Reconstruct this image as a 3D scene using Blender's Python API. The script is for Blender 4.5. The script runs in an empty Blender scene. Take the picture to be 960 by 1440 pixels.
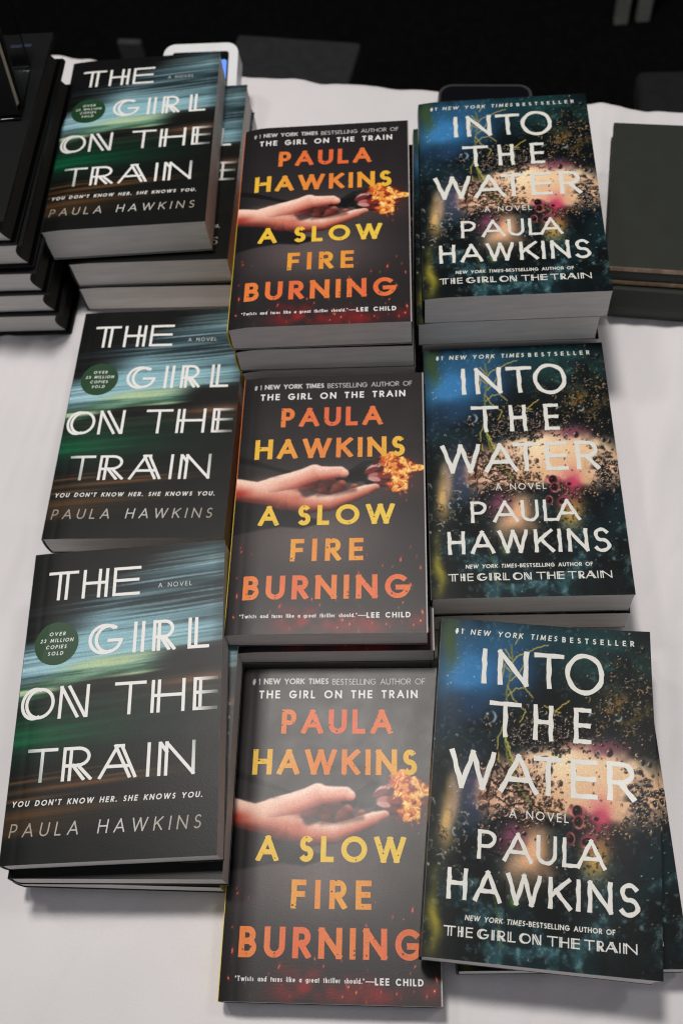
import bpy, math, random
import numpy as np
from mathutils import Matrix, Vector

D = 0.1                                   # everything below is laid out in decimetres
scene = bpy.context.scene
COL = scene.collection
BW, BH = 1.31, 2.03                       # paperback width and height
COV = 0.0035                              # cover card thickness


def lin(c):
    c = np.asarray(c, float) / 255.0
    return np.where(c <= 0.04045, c / 12.92, ((c + 0.055) / 1.055) ** 2.4)


# ------------------------------------------------------------------ objects
def link(name, mesh, parent=None):
    o = bpy.data.objects.new(name, mesh)
    COL.objects.link(o)
    if parent is not None:
        o.parent = parent
    return o


def tag(o, label=None, cat=None, group=None, kind=None):
    if label: o['label'] = label
    if cat: o['category'] = cat
    if group: o['group'] = group
    if kind: o['kind'] = kind
    return o


def copy_tree(o, parent=None):
    c = o.copy()
    COL.objects.link(c)
    c.parent = parent
    for ch in list(o.children):
        copy_tree(ch, c)
    return c


class MB:
    """collects polygons for ONE mesh"""
    def __init__(s):
        s.v = []; s.f = []; s.m = []; s.c = []

    def face(s, pts, mi=0, col=None):
        n = len(s.v)
        s.v += [tuple(p) for p in pts]
        s.f.append(tuple(range(n, n + len(pts)))); s.m.append(mi)
        s.c += [col if col is not None else (1, 1, 1)] * len(pts)

    def grid(s, P, mi=0, cols=None, flip=False):
        a, b = len(P), len(P[0])
        n = len(s.v)
        for i in range(a):
            for j in range(b):
                s.v.append(tuple(P[i][j]))
                s.c.append(cols[i][j] if cols is not None else (1, 1, 1))
        for i in range(a - 1):
            for j in range(b - 1):
                q = (n + i * b + j, n + i * b + j + 1, n + (i + 1) * b + j + 1, n + (i + 1) * b + j)
                s.f.append(q[::-1] if flip else q); s.m.append(mi)

    def box(s, x0, x1, y0, y1, z0, z1, mi=0):
        p = [(x0, y0, z0), (x1, y0, z0), (x1, y1, z0), (x0, y1, z0), (x0, y0, z1), (x1, y0, z1), (x1, y1, z1), (x0, y1, z1)]
        n = len(s.v); s.v += p; s.c += [(1, 1, 1)] * 8
        for q in ((0, 3, 2, 1), (4, 5, 6, 7), (0, 1, 5, 4), (1, 2, 6, 5), (2, 3, 7, 6), (3, 0, 4, 7)):
            s.f.append(tuple(n + k for k in q)); s.m.append(mi)

    def prism(s, outline, z0, z1, mi=0):
        n = len(outline)
        s.face([(x, y, z1) for x, y in outline], mi)
        s.face([(x, y, z0) for x, y in outline][::-1], mi)
        for i in range(n):
            a, b = outline[i], outline[(i + 1) % n]
            s.face([(a[0], a[1], z0), (b[0], b[1], z0), (b[0], b[1], z1), (a[0], a[1], z1)], mi)

    def mesh(s, name, mats, color=False, smooth=False):
        me = bpy.data.meshes.new(name)
        me.from_pydata([(x * D, y * D, z * D) for x, y, z in s.v], [], s.f)
        for m in mats: me.materials.append(m)
        me.polygons.foreach_set('material_index', s.m)
        if color:
            a = me.color_attributes.new('ink', 'FLOAT_COLOR', 'POINT')
            cc = np.ones((len(s.v), 4), np.float32); cc[:, :3] = np.array(s.c)
            a.data.foreach_set('color', cc.ravel())
        if smooth: me.polygons.foreach_set('use_smooth', [True] * len(me.polygons))
        me.update()
        return me


def bevel(o, w, seg=2, ang=35):
    b = o.modifiers.new('Bevel', 'BEVEL'); b.width = w * D; b.segments = seg
    b.limit_method = 'ANGLE'; b.angle_limit = math.radians(ang)
    return o


# ------------------------------------------------------------------ materials
def new_mat(name, base=(.5, .5, .5), rough=.5, spec=.5):
    m = bpy.data.materials.new(name); m.use_nodes = True
    nt = m.node_tree; b = nt.nodes['Principled BSDF']
    b.inputs['Base Color'].default_value = (*base, 1)
    b.inputs['Roughness'].default_value = rough
    b.inputs['Specular IOR Level'].default_value = spec
    return m, nt, b


def nd(nt, t, **kw):
    n = nt.nodes.new(t)
    for k, v in kw.items():
        if k in n.inputs: n.inputs[k].default_value = v
        else: setattr(n, k, v)
    return n


def noise(nt, vec, scale, detail=4, rough=.55):
    n = nd(nt, 'ShaderNodeTexNoise', Scale=scale, Detail=detail, Roughness=rough)
    if vec is not None: nt.links.new(vec, n.inputs['Vector'])
    return n


def mapping(nt, scale, out='Object'):
    tc = nd(nt, 'ShaderNodeTexCoord'); mp = nd(nt, 'ShaderNodeMapping')
    mp.inputs['Scale'].default_value = scale
    nt.links.new(tc.outputs[out], mp.inputs['Vector'])
    return mp.outputs['Vector']


def bump(nt, b, height, strength, dist):
    bp = nd(nt, 'ShaderNodeBump', Strength=strength, Distance=dist)
    nt.links.new(height, bp.inputs['Height']); nt.links.new(bp.outputs['Normal'], b.inputs['Normal'])


def ramp(nt, fac, stops):
    r = nd(nt, 'ShaderNodeValToRGB')
    e = r.color_ramp.elements
    while len(e) < len(stops): e.new(.5)
    for k, (p, c) in enumerate(stops):
        e[k].position = p; e[k].color = (*c, 1) if len(c) == 3 else c
    nt.links.new(fac, r.inputs['Fac'])
    return r.outputs['Color']


def mix(nt, fac, a, b, mode='MIX'):
    n = nd(nt, 'ShaderNodeMix', data_type='RGBA', blend_type=mode)
    for s, v in ((n.inputs[0], fac), (n.inputs[6], a), (n.inputs[7], b)):
        if isinstance(v, bpy.types.NodeSocket): nt.links.new(v, s)
        elif isinstance(v, (int, float)): s.default_value = v
        else: s.default_value = (*v, 1)
    return n.outputs[2]


def printed_mat(name, rough, speckle=None, grain=.18, spec=.4):
    """laminated printed card: ink comes with the mesh, paper grain, light scuffs and lamination relief are nodes"""
    m, nt, b = new_mat(name, rough=rough, spec=spec)
    at = nd(nt, 'ShaderNodeAttribute', attribute_name='ink')
    v = mapping(nt, (1, 1, 1))
    g = noise(nt, v, 1500, 2).outputs['Fac']
    gc = ramp(nt, g, [(.3, (1 - grain,) * 3), (.7, (1 + grain,) * 3)])
    colr = mix(nt, 1.0, at.outputs['Color'], gc, 'MULTIPLY')
    if speckle:
        vo = nd(nt, 'ShaderNodeTexVoronoi', Scale=speckle); nt.links.new(v, vo.inputs['Vector'])
        sep = nd(nt, 'ShaderNodeSeparateColor'); nt.links.new(vo.outputs['Color'], sep.inputs[0])
        pick = nd(nt, 'ShaderNodeMapRange'); pick.inputs['From Min'].default_value = .25; pick.inputs['From Max'].default_value = 1.0
        pick.inputs['To Min'].default_value = 0; pick.inputs['To Max'].default_value = .42
        nt.links.new(sep.outputs[0], pick.inputs['Value'])
        wob = noise(nt, v, speckle * 4, 2).outputs['Fac']
        ad = nd(nt, 'ShaderNodeMath', operation='MULTIPLY_ADD'); nt.links.new(wob, ad.inputs[0]); ad.inputs[1].default_value = .25; nt.links.new(vo.outputs['Distance'], ad.inputs[2])
        lt = nd(nt, 'ShaderNodeMath', operation='SUBTRACT'); nt.links.new(pick.outputs[0], lt.inputs[0]); nt.links.new(ad.outputs[0], lt.inputs[1])
        mask = ramp(nt, lt.outputs[0], [(.0, (0, 0, 0)), (.03, (1, 1, 1))])
        patch = ramp(nt, noise(nt, v, speckle * .12, 2).outputs['Fac'], [(.32, (0, 0, 0)), (.44, (1, 1, 1))])
        mask = mix(nt, 1.0, mask, patch, 'MULTIPLY')
        colr = mix(nt, mask, colr, (.03, .010, .007))
    nt.links.new(colr, b.inputs['Base Color'])
    r = noise(nt, v, 45, 5).outputs['Fac']
    mr = nd(nt, 'ShaderNodeMapRange'); mr.inputs['To Min'].default_value = rough - .05; mr.inputs['To Max'].default_value = rough + .06
    nt.links.new(r, mr.inputs['Value']); nt.links.new(mr.outputs[0], b.inputs['Roughness'])
    h = noise(nt, v, 1100, 2).outputs['Fac']
    bump(nt, b, h, .35, .00012)
    return m


M = {}
M['train'] = printed_mat('matt_laminate', .36, spec=.24)
M['fire'] = printed_mat('satin_laminate', .36, spec=.34)
M['water'] = printed_mat('soft_laminate', .42, spec=.11)
M['cover'] = M['fire']
M['ink'] = printed_mat('printed_lettering', .42, grain=.06)
M['burnt_ink'] = printed_mat('charred_lettering', .42, speckle=420, grain=.16)

m, nt, b = new_mat('page_edges', (.62, .59, .56), .8, .2)
v = mapping(nt, (2, 2, 900))
n1 = noise(nt, v, 5, 4, .7).outputs['Fac']
v2 = mapping(nt, (14, 14, 160)); n2 = noise(nt, v2, 2.2, 4).outputs['Fac']
c1 = ramp(nt, n1, [(.25, (.53, .51, .49)), (.5, (.62, .595, .57)), (.8, (.68, .66, .63))])
c2 = ramp(nt, n2, [(.3, (.86, .86, .86)), (.7, (1.03, 1.02, 1.0))])
nt.links.new(mix(nt, 1.0, c1, c2, 'MULTIPLY'), b.inputs['Base Color'])
bump(nt, b, n1, .35, .0004)
M['pages'] = m

m, nt, b = new_mat('card_edge', (.62, .60, .58), .8, .2); M['edge'] = m
m, nt, b = new_mat('back_card', (.012, .012, .013), .42); M['dark_card'] = m
for k, c in (('black_cloth', (7, 7, 8)), ('green_cloth', (44, 47, 42))):
    m, nt, b = new_mat(k, rough=.55, spec=.22)
    base = lin(c); v = mapping(nt, (1, 1, 1))
    n = noise(nt, v, 60, 6, .6).outputs['Fac']; w = noise(nt, v, 2200, 2).outputs['Fac']
    nt.links.new(ramp(nt, n, [(.3, tuple(base * .93)), (.7, tuple(base * 1.07))]), b.inputs['Base Color'])
    bump(nt, b, w, .3, .0002)
    M[k] = m
m, nt, b = new_mat('brown_edge', rough=.5)
v = mapping(nt, (1, 1, 1)); n = noise(nt, v, 120, 5, .7).outputs['Fac']
nt.links.new(ramp(nt, n, [(.3, tuple(lin((104, 80, 60)))), (.55, tuple(lin((160, 132, 106)))), (.75, tuple(lin((188, 162, 138))))]), b.inputs['Base Color'])
M['brown_edge'] = m
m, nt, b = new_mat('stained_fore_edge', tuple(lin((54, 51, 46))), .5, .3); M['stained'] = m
m, nt, b = new_mat('dim_blue_ink', tuple(lin((44, 48, 66))), .4); M['dim_ink'] = m
m, nt, b = new_mat('cream_edge', tuple(lin((190, 178, 158))), .7, .2); M['cream'] = m

m, nt, b = new_mat('white_cloth', (.74, .73, .745), .85, .15)
v = mapping(nt, (1, 1, 1))
n = noise(nt, v, 7, 4).outputs['Fac']
nt.links.new(ramp(nt, n, [(.3, (.70, .675, .69)), (.7, (.775, .745, .76))]), b.inputs['Base Color'])
wv = noise(nt, v, 1400, 2).outputs['Fac']
wv2 = noise(nt, v, 420, 3, .7).outputs['Fac']; wm = mix(nt, .5, wv, wv2)
bump(nt, b, wm, .5, .0007)
b.inputs['Sheen Weight'].default_value = .15
M['cloth'] = m

m, nt, b = new_mat('dark_carpet', (.004, .004, .0042), .95, .05)
v = mapping(nt, (1, 1, 1)); n = noise(nt, v, 90, 5).outputs['Fac']
nt.links.new(ramp(nt, n, [(.3, (.0025, .0025, .0028)), (.7, (.006, .006, .006))]), b.inputs['Base Color'])
M['carpet'] = m
m, nt, b = new_mat('white_plastic', tuple(lin((224, 226, 228))), .35)
v = mapping(nt, (1, 1, 1)); n = noise(nt, v, 30, 3).outputs['Fac']
nt.links.new(ramp(nt, n, [(.3, (.70, .71, .72)), (.7, (.78, .79, .80))]), b.inputs['Base Color']); M['white_plastic'] = m
m, nt, b = new_mat('black_glass', (.004, .004, .005), .12); M['black_glass'] = m
m, nt, b = new_mat('phone_rim', (.10, .10, .105), .35); b.inputs['Metallic'].default_value = .6; M['rim'] = m
m, nt, b = new_mat('lit_screen', (.05, .1, .3), .3)
b.inputs['Emission Color'].default_value = (*lin((92, 140, 245)), 1); b.inputs['Emission Strength'].default_value = 1.0; M['screen'] = m
m, nt, b = new_mat('clear_acrylic', (.92, .95, .97), .04)
b.inputs['Transmission Weight'].default_value = 1.0; b.inputs['IOR'].default_value = 1.49; M['acrylic'] = m
for k, c, r in (('grey_metal', (128, 128, 122), .45), ('grey_fabric', (62, 62, 65), .9), ('dark_fabric', (26, 26, 27), .95), ('box_grey', (40, 40, 42), .9)):
    m, nt, b = new_mat(k, rough=r, spec=.3)
    v = mapping(nt, (1, 1, 1)); n = noise(nt, v, 70, 5).outputs['Fac']; base = lin(c)
    nt.links.new(ramp(nt, n, [(.3, tuple(base * .8)), (.7, tuple(base * 1.2))]), b.inputs['Base Color']); M[k] = m
M['grey_metal'].node_tree.nodes['Principled BSDF'].inputs['Metallic'].default_value = .3


# ------------------------------------------------------------------ 2-D noise for the printed artwork
def _h(ix, iy, seed):
    n = (ix.astype(np.int64) * 374761393 + iy.astype(np.int64) * 668265263 + seed * 1442695041) & 0xffffffff
    n = ((n ^ (n >> 13)) * 1274126177) & 0xffffffff
    return ((n ^ (n >> 16)) & 0xffff) / 65535.0


def vn(x, y, seed=0):
    ix, iy = np.floor(x), np.floor(y)
    fx, fy = x - ix, y - iy
    fx, fy = fx * fx * (3 - 2 * fx), fy * fy * (3 - 2 * fy)
    a, b_ = _h(ix, iy, seed), _h(ix + 1, iy, seed)
    c, d = _h(ix, iy + 1, seed), _h(ix + 1, iy + 1, seed)
    return (a * (1 - fx) + b_ * fx) * (1 - fy) + (c * (1 - fx) + d * fx) * fy


def fbm(x, y, seed=0, o=4):
    t = 0; a = .5; s = 0
    for k in range(o):
        t = t + a * vn(x * 2 ** k, y * 2 ** k, seed + k * 17); s += a; a *= .5
    return t / s


def sst(a, b, x):
    t = np.clip((x - a) / (b - a), 0, 1)
    return t * t * (3 - 2 * t)


def lay(img, m, c):
    """lay ink c (sRGB) over img with mask m"""
    m = np.clip(m, 0, 1)[..., None]
    return img * (1 - m) + np.asarray(c, float) * m


def gau(u, v, cu, cv, su, sv, ang=0):
    x, y = u - cu, (v - cv)
    ca, sa = math.cos(ang), math.sin(ang)
    return np.exp(-(((x * ca + y * sa) / su) ** 2 + ((-x * sa + y * ca) / sv) ** 2))


def capsule(x, y, pts):
    """distance to a tapered chain of points (x, y, r); also the signed cross position"""
    best = np.full(x.shape, 9.0); across = np.zeros(x.shape)
    for (ax, ay, ar), (bx, by, br) in zip(pts, pts[1:]):
        dx, dy = bx - ax, by - ay
        t = np.clip(((x - ax) * dx + (y - ay) * dy) / (dx * dx + dy * dy + 1e-9), 0, 1)
        r = ar + (br - ar) * t
        d = np.hypot(x - ax - dx * t, y - ay - dy * t)
        s = (y - ay - dy * t) / r
        k = (d - r) < best
        best = np.where(k, d - r, best); across = np.where(k, s, across)
    return best, across


def art_train(u, v):
    x, y = u * BW, v * BH
    s = v - .050 * u                                            # streaks run slightly uphill
    w1 = fbm(x * .6, s * 44 + .4 * x, 3, 3); w2 = fbm(x * 1.1 + 5, s * 150, 9, 2); w3 = fbm(x * .6, s * 19 - .4 * x, 21, 3)
    w4 = fbm(x * 2.2, s * 90, 61, 3)
    st = .55 * w1 + .15 * w2 + .30 * w4                         # streak value
    img = np.zeros(u.shape + (3,)) + np.array((12., 13, 13))
    # grey-blue sky streaks
    topb = .715 + .20 * sst(0, .70, u) + .07 * sst(.5, 1, u)
    sky = sst(topb + .06, topb - .11, s + (w3 - .5) * .16 + (w1 - .5) * .10) * sst(.495, .56, s + (w1 - .5) * .05)
    up = sst(.50, .95, u) * sst(.76, .90, s)
    img = lay(img, up * sst(.45, .70, st + .25 * (w3 - .5)) * .85, (92, 92, 74))
    img = lay(img, up * sst(.52, .60, w2) * sst(.5, .65, w3) * .5, (120, 124, 112))
    tone = np.clip(.58 + (w3 - .5) * 1.5 + (st - .5) * 1.5 + .60 * (gau(u, s, .25, .635, .7, .085) - .28), 0, 1)
    skyc = np.array((30., 46, 52)) * (1 - tone[..., None]) + np.array((142., 186, 198)) * tone[..., None]
    img = img * (1 - sky[..., None]) + skyc * sky[..., None]
    img = lay(img, sky * sst(.58, .74, w2) * .30, (196, 214, 218))
    img = lay(img, sky * sst(.42, .28, w2) * .30, (28, 40, 46))
    # yellow-green field band, ragged with motion, dark ridge below it
    hill = .474 + .080 * sst(0, .42, u) + .045 * sst(.55, .82, u) + (w1 - .5) * .050 + (w4 - .5) * .03
    g = sst(hill + .105, hill + .035, v + (w3 - .5) * .05) * (1 - sst(.55, .86, u + (w1 - .5) * .3))
    gt = fbm(x * 1.6, s * 62, 31, 4)
    img = lay(img, g * .80 * sst(.2, .5, gt + .12), (116, 156, 128))
    img = lay(img, g * sst(.50, .66, gt) * .85, (190, 208, 160))
    img = lay(img, g * sst(.50, .36, gt) * .75, (44, 84, 58))
    low = sst(hill + .026, hill - .020, v)
    img = lay(img, low, (14, 16, 15))
    img = lay(img, low * sst(.53, .66, st) * .35 * sst(.40, .5, v), (60, 66, 56))
    rr = sst(.58, .80, u) * sst(.615, .580, s + (w1 - .5) * .03) * sst(.45, .55, s)
    img = lay(img, rr * .92, (17, 16, 15))
    # green glow
    gg = gau(u, s, .02, .375, .60, .060) * (.30 + 1.2 * st)
    img = lay(img, gg * 1.0, (14, 88, 56))
    img = lay(img, gau(u, s, .35, .45, .5, .03) * .5 * st, (40, 74, 52))
    img = lay(img, gau(u, s, .92, .482, .25, .024) * sst(.40, .7, w1) * .9, (124, 82, 58))
    # amber light streaks
    for cv, cu, su, sv, k in ((.208, .25, .46, .009, 1.2), (.236, .08, .34, .005, .9), (.182, .10, .24, .006, .9), (.135, .12, .42, .022, .95), (.09, .08, .30, .02, .5), (.222, .55, .24, .004, .8), (.252, .3, .3, .003, .6)):
        img = lay(img, gau(u, s, cu, cv, su, sv) * k * (.2 + 1.2 * st), (116, 76, 40))
    img *= (.90 + .20 * w2)[..., None]
    img = lay(img, sst(.93, 1.0, u) * .25, (12, 12, 12))
    return img


def art_fire(u, v):
    x, y = u * BW, v * BH
    n = fbm(x * 3, y * 3, 2, 4)
    img = np.zeros(u.shape + (3,)) + np.array((31., 27, 29))
    img = lay(img, gau(u, v, .45, .35, .40, .15) * .95, (98, 86, 86))
    img = lay(img, gau(u, v, .5, .66, .7, .20) * .40, (60, 53, 55))
    img = lay(img, gau(u, v, .62, .55, .34, .075) * .75, (84, 76, 78))
    img = lay(img, sst(.10, 0, u) * .35, (22, 20, 22))
    # red smoulder at the foot
    for cu, cv, su, sv, k in ((.38, .035, .13, .035, .95), (.52, .02, .15, .03, .75), (.30, .085, .08, .02, .45), (.74, .025, .10, .035, .8), (.64, .055, .07, .02, .3), (.95, .04, .05, .03, .5), (.42, .075, .05, .02, .5)):
        img = lay(img, gau(u, v, cu, cv, su, sv) * k * sst(.2, .7, fbm(x * 6, y * 6, 11, 3)) * 1.3, (128, 20, 24))
    # dark sleeve of shade behind the forearm
    sh, _ = capsule(x, y, [(-.05, .86, .14), (.25 * BW, .425 * BH, .085), (.36 * BW, .398 * BH, .045), (.44 * BW, .40 * BH, .02)])
    img = lay(img, sst(.012, -.012, sh), (17, 14, 16))
    ln, _ = capsule(x, y, [(-.02, .660 * BH, .026), (.15 * BW, .622 * BH, .018), (.29 * BW, .592 * BH, .010)])
    img = lay(img, sst(.008, -.008, ln), (15, 13, 15))

    def limb(img, pts, dark, mid, lite, wrap=1.0, shift=0.0, fade=None):
        d, a = capsule(x, y, [(p[0] * BW, p[1] * BH, p[2]) for p in pts])
        t = np.clip(.5 + .5 * wrap * (a + shift + .25 * (n - .5)), 0, 1)[..., None]
        c = np.where(t < .45, np.array(dark) * (1 - t / .45) + np.array(mid) * (t / .45), np.array(mid) * (1 - (t - .45) / .55) + np.array(lite) * ((t - .45) / .55))
        m = sst(.007, -.007, d)[..., None]
        if fade: m = m * np.maximum(sst(fade[0], fade[1], u), sst(.55, .60, v - .0))[..., None]
        return img * (1 - m) + c * m, d

    D1, D2, D3 = (58., 14, 14), (200., 112, 90), (252., 214, 194)
    # stem and leaves
    st, _ = capsule(x, y, [(.50 * BW, .545 * BH, .03), (.575 * BW, .572 * BH, .045), (.66 * BW, .580 * BH, .055), (.74 * BW, .565 * BH, .055), (.78 * BW, .555 * BH, .05)])
    img = lay(img, sst(.01, -.01, st + (fbm(x * 12, y * 12, 6, 3) - .5) * .06), (9, 11, 12))
    img = lay(img, sst(.0, -.03, st) * sst(.55, .68, fbm(x * 16, y * 16, 66, 3)) * .6, (44, 54, 50))
    lf, _ = capsule(x, y, [(.62 * BW, .60 * BH, .012), (.68 * BW, .622 * BH, .022), (.72 * BW, .63 * BH, .008)])
    img = lay(img, sst(.008, -.008, lf), (20, 26, 24))
    # curled fingers inside the hand
    for pts in ([(.455, .500, .02), (.47, .535, .045), (.50, .548, .05)], [(.52, .490, .03), (.545, .525, .05), (.56, .54, .04)], [(.60, .497, .03), (.625, .518, .035), (.63, .53, .028)], [(.375, .515, .018), (.395, .535, .03), (.42, .545, .03)]):
        img, _ = limb(img, pts, (26., 8, 9), (112., 46, 40), (206., 122, 102), 1.1, -.10)
    # lower finger, palm, forearm, thumb
    img, d1 = limb(img, [(-.04, .545, .084), (.05, .530, .080), (.11, .518, .084), (.20, .520, .112), (.27, .510, .130), (.33, .492, .104), (.40, .473, .080), (.50, .471, .063), (.60, .494, .052), (.69, .518, .042), (.742, .531, .026)], D1, D2, D3, 1.20, .16)
    # hollow between thumb and fingers, shaded deep red
    hd, _ = capsule(x, y, [(.36 * BW, .540 * BH, .012), (.43 * BW, .553 * BH, .018), (.52 * BW, .556 * BH, .014)])
    img = lay(img, sst(.05, -.02, hd) * .7, (40, 14, 14))
    hd, _ = capsule(x, y, [(.44 * BW, .505 * BH, .008), (.54 * BW, .510 * BH, .010), (.63 * BW, .520 * BH, .006)])
    img = lay(img, sst(.03, -.01, hd) * .6, (54, 18, 16))
    # hollow under the thumb
    hd, _ = capsule(x, y, [(.27 * BW, .548 * BH, .012), (.33 * BW, .540 * BH, .026), (.40 * BW, .528 * BH, .018)])
    img = lay(img, sst(.045, -.02, hd) * .8, (112, 34, 30))
    hd, _ = capsule(x, y, [(.345 * BW, .522 * BH, .006), (.375 * BW, .512 * BH, .03), (.41 * BW, .514 * BH, .022)])
    img = lay(img, sst(.02, -.01, hd) * .85, (58, 40, 42))
    img, d2 = limb(img, [(.20, .548, .062), (.30, .562, .068), (.37, .578, .066), (.415, .590, .070), (.45, .588, .058), (.50, .590, .050), (.55, .592, .045), (.572, .586, .036)], (118., 36, 32), (222., 142, 120), (253., 216, 198), 1.15, .22, (.13, .25))
    img = lay(img, gau(u, v, .17, .535, .12, .03) * .55, (244, 204, 184))
    img = lay(img, gau(u, v, .0, .520, .07, .016) * .75, (166, 36, 30))
    img = lay(img, gau(u, v, .09, .480, .14, .012, -.15) * .8 * sst(.02, -.02, d1), (116, 40, 34))
    img = lay(img, gau(u, v, .33, .49, .03, .02) * .5, (190, 92, 78))
    nail, _ = capsule(x, y, [(.515 * BW, .600 * BH, .013), (.555 * BW, .599 * BH, .013)])
    img = lay(img, sst(.006, -.004, nail) * .6, (242, 176, 160))
    # petals
    for (cu, cv, a, l, w, c) in ((.74, .612, .55, .085, .016, (226, 176, 172)), (.72, .596, .4, .06, .014, (120, 40, 44)), (.755, .635, .7, .06, .014, (60, 22, 24)), (.75, .575, .1, .07, .018, (196, 120, 118)), (.77, .548, -.3, .075, .016, (92, 26, 28)), (.735, .56, -.2, .05, .012, (216, 158, 152)), (.79, .60, .4, .07, .02, (70, 16, 18)), (.79, .575, .0, .06, .02, (150, 44, 34))):
        dx, dy = (x - cu * BW), (y - cv * BH)
        ca, sa = math.cos(a), math.sin(a)
        e = ((dx * ca + dy * sa) / (l)) ** 2 + ((-dx * sa + dy * ca) / (w * 1.6)) ** 2
        img = lay(img, sst(1.25, .7, e + (n - .5) * .6), c)
    # flames
    f1 = fbm(x * 14, y * 14, 41, 5); wx, wy = fbm(x * 13, y * 13, 83, 3) - .5, fbm(x * 13, y * 13, 91, 3) - .5
    f2 = 1 - np.abs(2 * fbm(x * 20 + wx * 3.5, y * 20 + wy * 3.5, 47, 2) - 1)          # thin filaments
    f3 = 1 - np.abs(2 * fbm(x * 36 + wx * 5, y * 36 + wy * 5, 59, 2) - 1)
    f4 = fbm(x * 40, y * 40, 71, 3)
    shape = np.maximum.reduce([gau(u, v, .865, .608, .095, .045), gau(u, v, .862, .545, .060, .046) * .98, gau(u, v, .955, .603, .055, .018) * .9, gau(u, v, .82, .648, .055, .016) * .9])
    q = shape + ((f1 - .5) * .9 + (f4 - .5) * .45) * sst(.04, .22, shape)
    img = lay(img, gau(u, v, .87, .585, .13, .07) * .45, (92, 34, 24))
    img = lay(img, sst(.22, .46, q) * .7, (96, 24, 14))
    img = lay(img, sst(.34, .56, q), (206, 76, 28))
    fm = sst(.34, .60, q)
    img = lay(img, fm * sst(.74, .92, f3) * .8, (248, 150, 54))
    img = lay(img, fm * sst(.76, .93, f2) * .95, (253, 194, 84))
    img = lay(img, fm * sst(.91, .98, f2) * .9, (255, 236, 170))
    img = lay(img, fm * sst(.72, .5, f2) * sst(.62, .42, f4) * .75, (104, 26, 16))
    img = lay(img, sst(.40, .7, shape) * sst(.45, .7, f4) * .55, (255, 204, 104))
    # sparks
    rng = random.Random(7)
    sparks = [(.05, .31, .5), (.055, .295, .8), (.11, .283, .3), (.043, .20, .6), (.05, .135, 1), (.04, .062, 1), (.87, .255, 1), (.92, .30, .5), (.78, .235, .6), (.83, .23, .6), (.95, .265, .4), (.97, .225, 1), (.965, .04, 1.2), (.975, .07, 1.2), (.93, .025, .8), (.80, .03, 1), (.585, .045, 1), (.56, .02, 1), (.62, .032, .9), (.43, .118, .9), (.47, .098, .7), (.27, .095, .7), (.39, .06, .8), (.88, .103, .8), (.86, .085, .6), (.55, .115, .5), (.90, .475, .5), (.87, .50, .5), (.93, .53, .4), (.66, .21, .5), (.70, .275, .3), (.92, .165, .9), (.45, .545, .0)]
    for (cu, cv, k) in sparks + [(rng.random(), rng.random() * .12, .4 * rng.random()) for _ in range(26)]:
        a = rng.uniform(1.2, 1.9); l = rng.uniform(.005, .014); wd = rng.uniform(.0022, .0042)
        dx, dy = (x - cu * BW), (y - cv * BH); ca, sa = math.cos(a), math.sin(a)
        e = ((dx * ca + dy * sa) / l) ** 2 + ((-dx * sa + dy * ca) / wd) ** 2
        img = lay(img, np.exp(-e * .16) * .45 * k, (200, 30, 30))
        img = lay(img, sst(1.6, .5, e) * min(1, k), (250, 120, 84) if cv > .05 else (252, 190, 96))
    img = lay(img, (BW - x < .0085) * .85, (206, 200, 196))
    return img


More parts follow.
